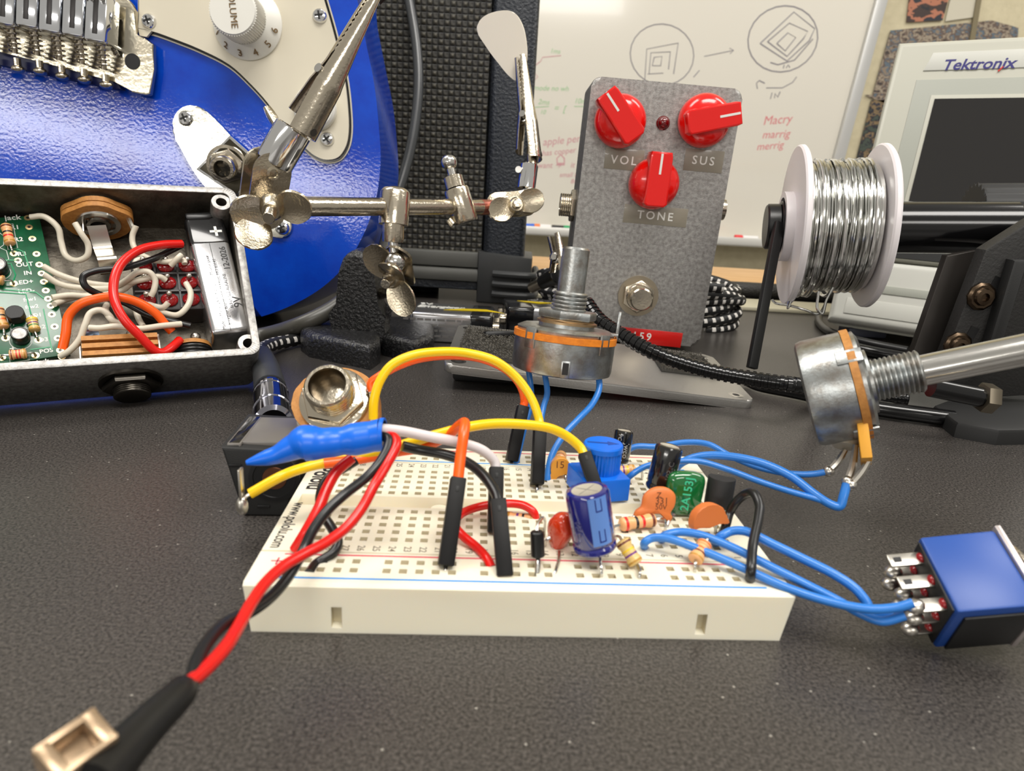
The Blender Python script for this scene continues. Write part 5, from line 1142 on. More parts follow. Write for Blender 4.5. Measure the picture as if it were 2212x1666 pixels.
# ---------------------------------------------------------------- parts plugged into it
RG_ = 'resistors plugged into the breadboard'
def resistor(label_, p0, p1, r, bands, leads, body='tan'):
    t = thing('resistor', label_, 'resistor', at=(Vector(p0) + Vector(p1)) / 2, group=RG_); res_body(t, p0, p1, r, bands, body)
    for L_ in leads:
        g = G(); g.tube(L_, .27, n=8, sub=6); obj('lead', g, lead_m, t)
def dd(x, y, d): return D(x, y, d)
q = bz(1218, 1130)
resistor('tan resistor with violet band in front of the back half, behind the black jumper housing', dd(1088, 1118, 127), dd(1157, 1124, 126), 1.05, ['gold', 'violet', 'black', 'gold'], [[dd(1156, 1124, 126), dd(1166, 1127, 125.5), dd(1166, 1140, 125), dd(1163, 1160, 119), bz(1163, 1165) + down], [dd(1090, 1118, 127), dd(1078, 1117, 127.5), bz(1072, 1135) + down]])
resistor('tan resistor with brown, black and red bands lying behind the big blue capacitor', dd(1338, 1134, 122), dd(1416, 1123, 124), 1.12, ['red', 'black', 'red', 'brown'], [[dd(1340, 1134, 122), dd(1325, 1140, 121.5), bz(1322, 1158) + down], [dd(1414, 1123, 124), dd(1430, 1121, 123.5), dd(1437, 1128, 122), bz(1438, 1150) + down]])
resistor('yellow resistor with violet band leaning to the right of the blue capacitor', dd(1342, 1166, 112), dd(1376, 1220, 110.5), 1.12, ['brown', 'yellow', 'violet', 'gold'], [[dd(1343, 1168, 112), dd(1338, 1160, 113), dd(1330, 1160, 114), bz(1326, 1172) + down], [dd(1375, 1218, 110.5), dd(1381, 1228, 109.6), dd(1382, 1240, 108), bz(1380, 1250) + down]], 'cream')
resistor('tan resistor with red and violet bands between the blue trimmer and the tall black capacitor', dd(1326, 1019, 142), dd(1373, 1016, 142), 1.12, ['red', 'violet', 'yellow', 'gold'], [[dd(1370, 1016, 142), dd(1384, 1017, 142), bz(1388, 1032) + down], [dd(1328, 1019, 142), dd(1318, 1022, 142), bz(1316, 1034) + down]])
resistor('small orange-banded resistor half hidden behind the blue switch wires', dd(1524, 1172, 114), dd(1500, 1212, 111.5), 1.12, ['orange', 'orange', 'brown', 'gold'], [[dd(1503, 1208, 111.5), dd(1502, 1222, 110.4), bz(1502, 1234) + down], [dd(1522, 1172, 114), dd(1530, 1164, 115), bz(1534, 1168) + down]])
resistor('tan resistor peeking out behind the yellow-orange capacitor', dd(1209, 994, 148), dd(1212, 984, 153), 1.12, ['orange', 'brown', 'gold', 'gold'], [[dd(1212, 986, 152), bz(1214, 1000) + down], [dd(1209, 994, 148), bz(1206, 1016) + down]])
# diode
t = thing('diode', 'small black diode standing in front beside the brick red capacitor', 'diode', at=bz(1162, 1235)); a, b = dd(1162, 1203, 110), dd(1160, 1148, 109.6)
g = G(); g.cyl(a, b, 1.12, n=24, ch=.2); h = b - a; obj('body', g, [blk, mat('grey_band', (150, 150, 148), .4)], t)
g = G(); g.tube([a, dd(1162, 1222, 108.8), bz(1160, 1246) + down], .42, n=10, sub=3); obj('lead', g, lead_m, t)
g = G(); g.tube([b, dd(1161, 1134, 110.5), dd(1170, 1120, 112.5), dd(1177, 1127, 117), bz(1176, 1150) + down], .3, n=8, sub=6); obj('lead', g, lead_m, t)
# red film capacitor
t = thing('film_capacitor', 'glossy brick red teardrop capacitor left of the blue capacitor', 'capacitor', at=bz(1200, 1240)); c = dd(1213, 1148, 115)
KM_ = Plane(frame(c, dd(1240, 1150, 114) - dd(1190, 1142, 118), z=(.35, -1, .2)))
o = smooth2([tuple(KM_.uv(*q_).to_2d()) for q_ in [(1190, 1122), (1204, 1108), (1222, 1112), (1236, 1142), (1236, 1158), (1222, 1180), (1208, 1197), (1200, 1180), (1191, 1152)]], 4)
g = G(); g.pillow(o, 1.9, KM_.M, .5); obj('body', g, mat('brick_red_epoxy', (206, 56, 18), .14, coat=.7), t, sharp=60)
g = G(); g.tube([dd(1208, 1192, 114), dd(1206, 1215, 111), dd(1200, 1235, 108.5), bz(1198, 1246) + down], .28, n=8, sub=5); obj('lead', g, lead_m, t)
g = G(); g.tube([dd(1234, 1150, 115), dd(1244, 1155, 116), bz(1246, 1168) + down], .28, n=8, sub=5); obj('lead', g, lead_m, t)
g = G(); g.tube([dd(1192, 1160, 115), dd(1180, 1168, 115), bz(1176, 1176) + down], .28, n=8, sub=5); obj('lead', g, lead_m, t)
# electrolytic capacitors
def electro(label_, base, top, r, m, stripe, leads, side, marks=None, vent=(206, 200, 184), sa=26):
    t = thing('electrolytic_capacitor', label_, 'capacitor', at=leads[0][-1], group='electrolytic capacitors on the breadboard'); b_, tp_ = Vector(base), Vector(top); h = (tp_ - b_).length
    M = zframe(b_, tp_ - b_, side); g = G()
    pr = [(0, .25), (r * .55, .1), (r * .9, .05), (r, .5), (r, h * .10), (r * .93, h * .13), (r * .93, h * .16), (r, h * .2), (r, h - .7), (r * .93, h - .15), (r * .78, h), (r * .70, h - .12), (0, h - .15)]
    g.lathe(pr, M, 40, mis=[0] * 11 + [1]); obj('sleeve', g, [m, mat('capacitor_top', vent, .35, .5)], t)
    if marks == 'cross':
        g = G(); 
        for a in (0, PI / 2): g.box((0, 0, h - .14), (r * 1.2, .13, .06), M @ Matrix.Rotation(a + .5, 4, 'Z'))
        obj('vent_score', g, alu, t)
    if stripe:
        g = G(); A = math.radians(sa); rr = r + .03
        g.sheet(lambda u, v: M @ Vector(((rr) * math.cos((v - .5) * 2 * A), (rr) * math.sin((v - .5) * 2 * A), h * .2 + (h * .76) * u)), 8, 8, .04); so = obj('polarity_stripe', g, stripe[0], t)
        g = G()
        def patch(a0, a1, h0, h1): g.sheet(lambda u, v: M @ Vector(((rr + .03) * math.cos(a0 + (a1 - a0) * v), (rr + .03) * math.sin(a0 + (a1 - a0) * v), h0 + (h1 - h0) * u)), 1, 4, .03)
        for hh_ in (.25, .74):
            q0_, q1_, w_ = h * hh_, h * (hh_ + .2), .05
            patch(-.16, -.16 + w_, q0_, q1_); patch(.16 - w_, .16, q0_, q1_); patch(-.16, .16, q0_, q0_ + .2)
        obj('minus_marks', g, stripe[1], so)
    for L_ in leads:
        g = G(); g.tube(L_, .26, n=8, sub=5); obj('lead', g, lead_m, t)
    return t, M, h
blue_sl = mat('dark_blue_sleeve', (26, 30, 112), .12, coat=.8)
t, M, h = electro('large dark blue can capacitor with light blue stripe at the front of the breadboard', dd(1286, 1186, 111), dd(1267, 1056, 108.6), 3.55, blue_sl, (mat('light_blue_print', (96, 136, 204), .3, coat=.5), blue_sl),
    [[dd(1296, 1188, 110), dd(1297, 1215, 108.6), dd(1299, 1232, 107.6), bz(1301, 1246) + down], [dd(1262, 1180, 114), bz(1262, 1186) + down]], (.42, -1, 0), 'cross', sa=27)
g = G(); g.text('25V', 1.7, (lambda v: M @ Vector((3.66 * math.cos(v.y / 3.66 - 1.1), 3.66 * math.sin(v.y / 3.66 - 1.1), h * .5 + v.x))), .01); obj('lettering', g, mat('pale_violet_print', (112, 112, 176), .4), t)
blk_sl = mat('black_sleeve', (20, 19, 19), .15, coat=.7)
t, M, h = electro('tall black can capacitor leaning in front of the blue potentiometer wires', dd(1422, 1058, 131), dd(1447, 962, 129.6), 2.6, blk_sl, None, [[dd(1410, 1062, 131), bz(1406, 1080) + down], [dd(1434, 1066, 130), bz(1432, 1082) + down]], (0, -1, 0), vent=(150, 146, 138))
g = G(); g.text('105\u00b0C', 1.5, (lambda v: M @ Vector((2.64 * math.cos(v.y / 2.64 + .15), 2.64 * math.sin(v.y / 2.64 + .15), h * .5 + v.x))), .01); obj('lettering', g, mat('grey_print', (128, 126, 124), .5), t)
t, M, h = electro('small black can capacitor with white print behind the blue trimmer', dd(1338, 998, 146), dd(1349, 929, 145), 2.0, blk_sl, None, [[dd(1334, 998, 146), bz(1332, 1012) + down], [dd(1342, 998, 146), bz(1342, 1014) + down]], (0, -1, 0), vent=(60, 60, 58))
g = G()
for s_, a_, z_ in (('PC1-40+105', -.55, .48), ('Jwco', .28, .42)): g.text(s_, 1.15 if a_ < 0 else 1.7, (lambda v, a_=a_, z_=z_: M @ Vector((2.03 * math.cos(v.y / 2.03 + a_), 2.03 * math.sin(v.y / 2.03 + a_), h * z_ - v.x))), .01)
obj('lettering', g, white_ink, t)
# trimmer
t = thing('trimmer', 'bright blue square trimmer with ribbed round dial', 'trimmer', at=bz(1290, 1085)); tb_ = mat('bright_blue_plastic', (12, 104, 214), .3, sss=.05)
c = (bz(1232, 1085) + bz(1330, 1085)) / 2; TR_ = Matrix.Translation(c + Vector((1.0, 3.6, 0))) @ Matrix.Rotation(.30, 4, 'Z')
g = G(); g.prism([(-4.7, -4.7), (4.7, -4.7), (4.7, 4.7), (2.0, 4.7), (-4.7, 4.7)], .6, 5.2, TR_, bev=.3); obj('base', g, tb_, t)
g = G(); P = []
for k in range(72): r_ = 3.75 if k % 2 else 3.6; P.append((r_ * math.cos(2 * PI * k / 72) , r_ * math.sin(2 * PI * k / 72)))
TD = TR_ @ Matrix.Translation((.6, .3, 0)); g.prism(P, 5.0, 10.2, TD); g.lathe([(3.9, 9.6), (3.9, 10.6), (3.7, 10.9), (0, 10.9)], TD, 48); dl = obj('dial', g, tb_, t, sharp=25)
g = G(); R = TD @ Matrix.Rotation(-.35, 4, 'Z'); g.prism([(-3.2, -.35), (.8, -.35), (.8, -1.0), (3.0, 0), (.8, 1.0), (.8, .35), (-3.2, .35)], 10.86, 10.95, R); obj('arrow', g, mat('dark_blue_groove', (8, 66, 150), .4), dl)
# ceramic discs
cer = mat('ceramic_orange', (206, 112, 52), .5)
def disc(label_, pts, c, xd, nv, th, legs, txt=None, m=cer, tc=None):
    t = thing('disc_capacitor', label_, 'capacitor', at=legs[0][-1]); K_ = Plane(frame(c, xd, z=nv)); o = smooth2([tuple(K_.uv(*q_).to_2d()) for q_ in pts], 4)
    g = G(); (g.pillow(o, th, K_.M, .3, 9) if 'green' in label_ else g.prism(o, -th, th, K_.M, bev=th * .9, seg=4, both=True)); obj('body', g, m, t, sharp=60)
    for L_ in legs: g = G(); g.tube(L_, .27, n=8, sub=5); obj('lead', g, lead_m, t)
    if txt:
        g = G()
        for s_, x, y, sz in txt:
            p = K_.uv(x, y, th); g.text(s_, sz, K_.M @ Matrix.Translation((p.x, p.y, th + .0)), .03)
        obj('lettering', g, tc or mat('brown_print', (110, 60, 26), .6), t)
    return t
disc('large orange ceramic disc capacitor in front of the green one', [(1368, 1118), (1372, 1104), (1384, 1094), (1390, 1070), (1412, 1053), (1440, 1053), (1458, 1068), (1457, 1092), (1448, 1108), (1452, 1118), (1444, 1129), (1437, 1116), (1426, 1110), (1400, 1111), (1384, 1112), (1374, 1122)], dd(1420, 1085, 126), (1, .12, 0), (.05, -1, .25), .95,
     [[dd(1370, 1114, 125), bz(1366, 1134) + down], [dd(1444, 1124, 125), bz(1440, 1142) + down]], [('Z', 1424, 1070, 1.4), ('331', 1430, 1083, 1.7), ('50V', 1428, 1096, 1.4)])
disc('small orange ceramic disc capacitor tilted at the right end of the board', [(1494, 1143), (1495, 1118), (1510, 1096), (1534, 1088), (1556, 1094), (1563, 1112), (1570, 1126), (1563, 1129), (1548, 1127), (1528, 1138), (1504, 1136)], dd(1530, 1114, 120), (1, .35, .12), (.25, -1, .15), .9,
     [[dd(1502, 1136, 119.5), bz(1500, 1150) + down], [dd(1548, 1126, 121), bz(1546, 1148) + down], ])
disc('yellow-orange ceramic capacitor marked 15 beside the blue trimmer', [(1183, 1040), (1188, 1026), (1190, 1000), (1204, 988), (1222, 990), (1230, 1004), (1228, 1020), (1212, 1023), (1198, 1032), (1187, 1046)], dd(1208, 1010, 143), (1, .12, 0), (-.1, -1, .15), 1.1,
     [[dd(1186, 1040, 142), bz(1187, 1054) + down], [dd(1222, 1016, 143), bz(1222, 1040) + down]], [('15', 1209, 1005, 2.1)], mat('ceramic_yellow', (222, 150, 44), .35, coat=.3))
disc('dark green film capacitor with upright lettering', [(1440, 1098), (1440, 1040), (1446, 1024), (1462, 1018), (1505, 1020), (1521, 1030), (1519, 1056), (1504, 1106), (1492, 1112), (1452, 1110)], dd(1480, 1066, 129), (1, .1, 0), (.08, -1, .12), 1.5,
     [[dd(1456, 1108, 128), bz(1454, 1118) + down], [dd(1492, 1108, 128), bz(1492, 1120) + down]], None, mat('green_epoxy', (18, 96, 44), .1, coat=.9))
K_ = Plane(frame(dd(1480, 1066, 129), (1, .1, 0), z=(.08, -1, .12))); p = K_.uv(1486, 1068, 1.5); g = G(); g.text('2A153J', 2.25, K_.M @ Matrix.Translation((p.x - .1, p.y, 1.5)) @ Matrix.Rotation(PI / 2 - .1, 4, 'Z'), .06, bold=.03)
FRt = [o for o in bpy.data.objects if o.get('label', '').startswith('dark green film')][0]; obj('lettering', g, mat('pale_green_print', (60, 186, 140), .5), FRt)
# transistor
t = thing('transistor', 'black half-round transistor right of the green capacitor', 'transistor', at=bz(1548, 1108)); c = dd(1550, 1092, 129); tpv = dd(1560, 1031, 128)
M = zframe(c, tpv - c, (.96, -.3, 0)); g = G(); o = [(2.55 * math.cos(a), 2.55 * math.sin(a)) for a in [math.radians(k) for k in range(-32, 213, 12)]]
g.prism(o, 0, (tpv - c).length, M @ Matrix.Rotation(PI, 4, 'Z'), bev=.15); obj('body', g, blk_m, t)
for k in (-1, 0, 1):
    g = G(); q = M @ Vector((k * 1.27, .3, 0)); g.tube([q, q + Vector((0, 0, -1.5)), Vector((q.x, q.y, BZ - 1.2))], .25, n=6, sub=2); obj('lead', g, lead_m, t)

# ---------------------------------------------------------------- jumper wires
def dupont(wlabel, top, bot, wpts, m, r=.92, pin=True, sx=2.54):
    t = thing('jumper_wire', wlabel, 'wire', at=bot); top, bot = Vector(top), Vector(bot); M = frame(bot, top - bot, z=(.12, -1, .1)); h = (top - bot).length
    g = G(); g.box((h / 2, 0, 0), (h, sx, sx), M, bev=.18); hs_ = obj('housing', g, hdr, t); g = G(); g.box((h * .86, 0, sx / 2), (.9, .55, .12), M, bev=.05); obj('latch_window', g, blk_m, hs_)
    g = G(); g.tube([top - (top - bot).normalized() * .6] + wpts, r, n=14, sub=10); obj('wire', g, m, t)
    if pin: g = G(); g.tube([bot, bot + (bot - top).normalized() * 2.2 + Vector((0, 0, -.8))], .33, n=8, sub=1); obj('pin', g, lead_m, t)
    return t
dupont('orange jumper wire in the left front black housing, bent sharply over', dd(990, 1033, 112), dd(963, 1222, 107.6), [dd(995, 985, 113.5), dd(1002, 935, 115), dd(1004, 914, 117), dd(994, 918, 119), dd(965, 943, 122), dd(905, 968, 124), dd(860, 976, 124), dd(790, 990, 124), dd(700, 1002, 122)], w_ora)
dupont('black jumper wire in the right front black housing', dd(1076, 1080, 112), dd(1091, 1246, 107), [dd(1072, 1068, 113), dd(1045, 1028, 116), dd(1010, 1000, 118), dd(960, 982, 119), dd(905, 972, 119), dd(870, 964, 118)], w_blk, pin=False)
dupont('white jumper wire coming out of the blue heat shrink', dd(1072, 1010, 122), dd(1069, 1150, 119), [dd(1068, 998, 122), dd(1045, 975, 121), dd(1000, 958, 119.5), dd(930, 944, 117), dd(870, 932, 115), dd(818, 927, 113), dd(800, 928, 113)], w_whi)
dupont('short-housed yellow jumper wire arching over to behind the blue capacitor', dd(1262, 980, 132), dd(1292, 1070, 129), [dd(1254, 968, 132.5), dd(1228, 945, 132), dd(1190, 926, 130), dd(1130, 917, 127), dd(1060, 916, 124), dd(1000, 925, 122), dd(930, 943, 122), dd(860, 964, 123), dd(780, 985, 124), dd(660, 1010, 122), dd(610, 1028, 119), dd(540, 1067, 117.5)], w_yel)
dupont('tall yellow jumper wire arching from the metal jack to the back of the board', dd(1167, 914, 141), dd(1160, 1047, 137), [dd(1164, 905, 141.5), dd(1150, 865, 142), dd(1118, 818, 142), dd(1070, 780, 141), dd(1010, 763, 140), dd(950, 760, 138), dd(890, 768, 136), dd(845, 790, 135), dd(820, 825, 134.5), dd(808, 865, 134.5), dd(806, 905, 135)], w_yel)
dupont('tall orange jumper wire running just behind the tall yellow one', dd(1130, 878, 152), dd(1105, 996, 149), [dd(1133, 868, 152), dd(1125, 835, 151), dd(1095, 800, 149), dd(1040, 775, 147), dd(975, 768, 145), dd(905, 775, 142), dd(850, 795, 140), dd(822, 812, 139), dd(802, 828, 139), dd(804, 846, 139)], w_ora)
ends = lambda a, b: [(a, b)]
wire([bz(1062, 1222) + down * .3, dd(1052, 1207, 110.5), dd(1030, 1183, 113), dd(1000, 1158, 114.5), dd(985, 1140, 116), dd(985, 1124, 118), dd(1000, 1108, 121), dd(1040, 1094, 124), dd(1090, 1088, 126), dd(1130, 1092, 126), dd(1152, 1106, 125.5), bz(1158, 1118) + down * .3], .78, w_red, 'short red hookup wire looping behind the two black housings')
wire([bz(1620, 1252) + down * .3, dd(1622, 1235, 108), dd(1626, 1180, 111.5), dd(1638, 1120, 115), dd(1640, 1090, 117), dd(1628, 1066, 119), dd(1610, 1068, 121), dd(1590, 1085, 122), dd(1576, 1108, 123), dd(1568, 1135, 122), bz(1560, 1150) + down * .3], .80, w_blk, 'black hookup wire loop standing at the right end of the board')
BG = 'blue wires to the potentiometer above the board'
wire([dd(1140, 790, 156), dd(1146, 830, 156), dd(1148, 870, 155), dd(1134, 920, 154), bz(1114, 1000) + down * .3], .68, w_blu, 'left blue wire below the upright potentiometer, half hidden by the orange housing', BG)
wire([dd(1174, 796, 154), dd(1178, 815, 154), dd(1182, 850, 153), dd(1174, 880, 152), dd(1168, 920, 150), dd(1170, 980, 146), bz(1172, 1020) + down * .3], .68, w_blu, 'middle blue wire dropping straight from the upright potentiometer', BG)
wire([dd(1284, 800, 154), dd(1292, 812, 154), dd(1294, 840, 153), dd(1280, 872, 151), dd(1250, 905, 148), dd(1218, 940, 146), dd(1192, 985, 144), bz(1182, 1036) + down * .3], .72, w_blu, 'right blue wire bending back left from the upright potentiometer', BG)
BG = 'blue wires to the leaning potentiometer'
wire([bz(1338, 1010) + down * .3, dd(1345, 985, 149), dd(1370, 966, 149), dd(1420, 965, 149), dd(1480, 956, 148), dd(1530, 960, 146), dd(1575, 984, 144), dd(1640, 1010, 141), dd(1710, 1024, 138), dd(1760, 1024, 137), dd(1787, 1019, 136.5)], .66, w_blu, 'upper blue wire arching behind the tall black capacitor to the leaning potentiometer', BG)
wire([bz(1463, 1030) + down * .3, dd(1466, 1005, 141), dd(1490, 992, 141), dd(1530, 984, 140), dd(1590, 988, 138), dd(1650, 1002, 136), dd(1710, 1030, 134), dd(1760, 1068, 132), dd(1795, 1090, 131), dd(1814, 1094, 130.5), dd(1822, 1072, 130.5), dd(1829, 1046, 131)], .86, w_blu, 'thick blue wire ending in a hook under the leaning potentiometer', BG)
wire([bz(1342, 1048) + down * .3, dd(1362, 1028, 136), dd(1395, 1008, 137), dd(1450, 998, 137), dd(1510, 997, 137), dd(1570, 1014, 136), dd(1640, 1040, 134), dd(1710, 1063, 132.5), dd(1770, 1080, 131.5), dd(1802, 1092, 131)], .62, w_blu, 'lower thin blue wire joining the hook under the leaning potentiometer', BG)
BG = 'blue wires to the blue switch'
wire([bz(1393, 1180) + down * .3, dd(1393, 1172, 115.5), dd(1408, 1163, 115.5), dd(1440, 1163, 114.5), dd(1500, 1183, 113), dd(1600, 1225, 110), dd(1700, 1270, 107), dd(1800, 1302, 104.5), dd(1880, 1316, 102.5), dd(1940, 1312, 101.5), dd(1972, 1303, 101)], .72, w_blu, 'front blue wire from hole seven to the blue switch', BG)
wire([bz(1428, 1165) + down * .3, dd(1436, 1157, 117), dd(1465, 1150, 117), dd(1510, 1155, 116), dd(1580, 1182, 114), dd(1660, 1222, 111), dd(1740, 1262, 108.5), dd(1810, 1298, 106), dd(1860, 1326, 104.5), dd(1905, 1342, 103), dd(1955, 1330, 102)], .72, w_blu, 'middle blue wire passing under the front one to the blue switch', BG)
wire([bz(1545, 1172) + down * .3, dd(1556, 1160, 116), dd(1580, 1148, 116), dd(1610, 1148, 115), dd(1670, 1176, 113), dd(1740, 1210, 111), dd(1800, 1240, 109), dd(1845, 1270, 107.5), dd(1868, 1296, 106.5), dd(1885, 1322, 105.5), dd(1930, 1330, 104)], .78, w_blu, 'rear blue wire starting beside the black loop and running to the blue switch', BG)

# heat shrink bundle and the twisted supply pair
g = G(); sp_ = [dd(824, 940, 112.5), dd(800, 944, 112.5), dd(740, 953, 112), dd(690, 958, 111.5), dd(655, 958, 111), dd(630, 968, 110.8), dd(600, 982, 110.5), dd(565, 992, 110), dd(532, 1000, 109.5)]
g.tube(sp_, [2.75, 2.6, 2.7, 2.75, 2.3, 2.5, 2.5, 2.9, 3.0, 2.2, 1.9, 1.5, 1.3, .9, .4], n=24, sub=8, caps=True)
rn = random.Random(3); cen = dd(690, 955, 112)
for v in g.bm.verts: v.co += (v.co - cen).normalized() * 0
HS = obj('heat_shrink_tube', g, mat('blue_heat_shrink', (0, 100, 216), .32, sss=.05), cat='heat shrink', label='bright blue heat shrink sleeve pinched to a point, hanging over the black jack', sharp=60)
g = G(); M = zframe(dd(826, 939, 112.5), RT); g.lathe([(2.8, -.3), (2.8, .35), (2.45, .38), (2.4, -.6), (0, -.6)], M, 28, mis=[0, 0, 1, 1]); obj('open_end', g, [mat('blue_heat_shrink', ()), mat('inner_shadow_blue', (6, 20, 60), .6)], HS)
wire([dd(815, 940, 112), dd(838, 948, 111), dd(838, 966, 110), dd(820, 1000, 108), dd(790, 1033, 106), dd(745, 1068, 103), dd(705, 1106, 101), dd(676, 1146, 99.5), dd(655, 1190, 98), dd(628, 1238, 95), dd(590, 1285, 91), dd(540, 1322, 86), dd(490, 1345, 82), dd(450, 1385, 77), dd(425, 1430, 73), dd(412, 1478, 69.5), dd(385, 1510, 67)], .80, w_blk, 'long black supply wire twisted with the red one down to the front left corner', sub=12)
wire([dd(820, 944, 114), dd(850, 944, 112), dd(857, 960, 110.5), dd(835, 1005, 108), dd(808, 1050, 105), dd(782, 1098, 103), dd(750, 1138, 101), dd(705, 1172, 98.5), dd(660, 1196, 96), dd(615, 1222, 93), dd(575, 1258, 89.5), dd(545, 1300, 86), dd(520, 1345, 82), dd(490, 1395, 77), dd(450, 1440, 73), dd(405, 1480, 69), dd(375, 1508, 66.5)], .80, w_red, 'long red supply wire twisted with the black one down to the front left corner', sub=12)
wire([dd(760, 990, 116), dd(728, 1018, 114.5), dd(705, 1058, 112.5), dd(688, 1100, 110.5), dd(662, 1148, 109), bz(638, 1192) + Vector((0, 0, .4))], .95, w_red, 'short red wire lying along the left edge of the breadboard')
wire([dd(770, 995, 118), dd(742, 1012, 117), dd(706, 1035, 116), dd(692, 1068, 114.5), dd(696, 1108, 113), dd(716, 1140, 112), dd(730, 1168, 110.5), dd(722, 1192, 109), dd(700, 1208, 108), dd(684, 1218, 107.4), bz(668, 1236) + down * .2], .82, w_blk, 'short black wire hooking into the left front corner of the breadboard')
t = thing('power_plug_lead', 'black sleeve at the lower left corner with a beige clip on its side', 'lead', at=dd(300, 1580, 62))
g = G(); g.tube([dd(392, 1492, 68), dd(385, 1502, 67), dd(330, 1556, 63.5), dd(270, 1620, 60), dd(200, 1700, 56)], [1.55, 1.75, 1.9, 2.1, 2.3], n=24, sub=8); obj('sleeve', g, mat('black_sleeving', (12, 12, 12), .42), t)
cm = mat('beige_metal', (170, 146, 118), .3, .6)
o_ = dd(165, 1618, 57); xd_ = (dd(228, 1560, 58.5) - dd(90, 1660, 54.5)); CL = frame(o_, xd_, z=(.1, -.55, .8))
g = G(); L2 = xd_.length
g.box((L2 / 2 - .7, 0, 0), (1.3, 3.4, 2.6), CL, bev=.35); g.box((-L2 / 2 + .7, 0, 0), (1.3, 3.4, 2.6), CL, bev=.35); g.box((0, 1.5, 0), (L2, .7, 2.4), CL, bev=.25); g.box((0, -1.5, 0), (L2, .7, 2.4), CL, bev=.25); g.box((0, 0, -1.1), (L2, 3, .5), CL, bev=.1)
obj('clip', g, cm, t)
# ---------------------------------------------------------------- upright potentiometer
def pot(label_, can_c, axis, R, Hc, r_bush, L_bush, r_shaft, L_shaft, hint, nut=True, wafer=phen_o, base_to_wafer=.0):
    axis = Vector(axis).normalized(); M = zframe(can_c, axis, hint); t = thing('potentiometer', label_, 'potentiometer', M)
    g = G(); g.lathe([(0, -Hc), (R - 1.4, -Hc), (R - .3, -Hc + .4), (R, -Hc + 1.4), (R, 0), (R - .3, 0), (R - .3, -1), (0, -1)], M, 56); can = obj('can', g, zinc, t)
    g = G(); g.box((0, -R + .1, -Hc + 2.2), (2.0, .6, 3.8), M, bev=.2); g.box((0, -R - .25, -Hc + 2.4), (1.3, .3, 2.6), M, mi=1); obj('pressed_notch', g, [zinc, blk_m], can)
    g = G(); g.lathe([(0, .1), (R + .25, .1), (R + .25, 1.55), (0, 1.55)], M, 56); wf = obj('wafer', g, wafer, t)
    g = G(); g.lathe([(0, 1.6), (R - .5, 1.6), (R - .4, 2.3), (R - 1.6, 2.9), (6.4, 2.9), (6.4, 3.7), (0, 3.7)], M, 56)
    for a in (0, 1, 2, 3):
        Rz = M @ Matrix.Rotation(a * PI / 2 + PI / 4, 4, 'Z'); g.box((R - .1, 0, .4), (.6, 3.0, 4.6), Rz, bev=.2)
    tp = obj('top_plate', g, zinc, t)
    g = G(); Rz = M @ Matrix.Rotation(math.radians(-8), 4, 'Z')
    if nut: g.box((R + .1, 0, 4.6), (.7, 1.1, 6.4), Rz, bev=.2); g.box((R - .8, 0, 2.4), (2.4, 2.2, .7), Rz, bev=.15); obj('locating_tab', g, zinc, tp)
    z = 3.7
    if nut:
        g = G(); g.lathe([(4, z), (6.9, z), (6.9, z + .5), (6.2, z + .7), (6.2, z + 1.0), (4, z + 1.0)], M, 40); obj('washer', g, mat('brass_washer', (176, 148, 112), .35, 1), t)
        g = G(); g.prism([(6.9 * math.cos(PI / 3 * k + .2), 6.9 * math.sin(PI / 3 * k + .2)) for k in range(6)], z + 1.0, z + 3.1, M, bev=.5, both=True); obj('nut', g, zinc, t)
    g = G(); n_ = int(L_bush / .85); g.lathe([(r_bush, z)] + thread(r_bush, .38, n_, z + .2, z + L_bush) + [(r_shaft, z + L_bush), (0, z + L_bush)], M, 36); obj('threaded_bushing', g, zinc, t)
    zt = z + L_bush; g = G(); g.lathe([(r_shaft, zt - .5), (r_shaft, zt + L_shaft - .5), (r_shaft - .5, zt + L_shaft), (0, zt + L_shaft)], M, 36); obj('shaft', g, zinc if nut else steel, t)
    return t, M
p1 = dd(1220, 733, 157); tp1 = dd(1244, 545, 153.5)
t, M = pot('silver potentiometer standing upright above the board with shaft pointing up and an orange wafer', p1, (tp1 - p1), 11.6, 7.6, 4.05, 7.2, 3.15, 10.0, (1, 0, 0))
for px_ in (1140, 1176, 1286):
    g = G(); a = dd(px_, 770, 156); g.box(a, (1.6, .4, 4.5), bev=.1); g.ball(dd(px_ + 1, 792, 155), .8, n=10); obj('solder_lug', g, tin, t)
# leaning potentiometer on the right
c2 = dd(1838, 832, 136); sh = dd(2230, 752, 124)
t, M = pot('silver potentiometer leaning in the air at the right, long shaft pointing out of the picture', c2, (sh - c2), 10.9, 8.6, 4.15, 8.8, 3.0, 34, (0, 0, 1), nut=False, wafer=phen)
g = G(); I3 = M.inverted(); wl = [I3 @ dd(1862, 905, 134), I3 @ dd(1880, 1000, 131)]; 
KW = frame(dd(1858, 890, 133.5), dd(1872, 998, 131) - dd(1858, 890, 133.5), z=(sh - c2)); lw = (dd(1872, 998, 131) - dd(1858, 890, 133.5)).length
g.box((lw / 2, 0, 0), (lw, 11, 1.9), KW, bev=.2); obj('wafer_tongue', g, mat('amber_phenolic', (222, 158, 48), .5), t)
g = G(); g.tube([dd(1842, 900, 137), dd(1828, 935, 137), dd(1824, 965, 136)], [3.2, 3.3, 2.2], n=16); obj('plastic_carrier', g, mat('milky_plastic', (176, 168, 150), .4), t)
for a_, b_, c_ in (((1848, 962, 133.5), (1842, 1005, 132.5), (1830, 1040, 131.5)), ((1826, 972, 136), (1808, 1000, 136), (1790, 1018, 136.5)), ((1880, 990, 131), (1858, 1025, 131), (1838, 1048, 131))):
    g = G(); g.tube([dd(*a_), dd(*b_), dd(*c_)], [.55, .75, .7], n=8); g.ball(dd(*c_), 1.15, n=12); obj('solder_lug', g, tin, t)

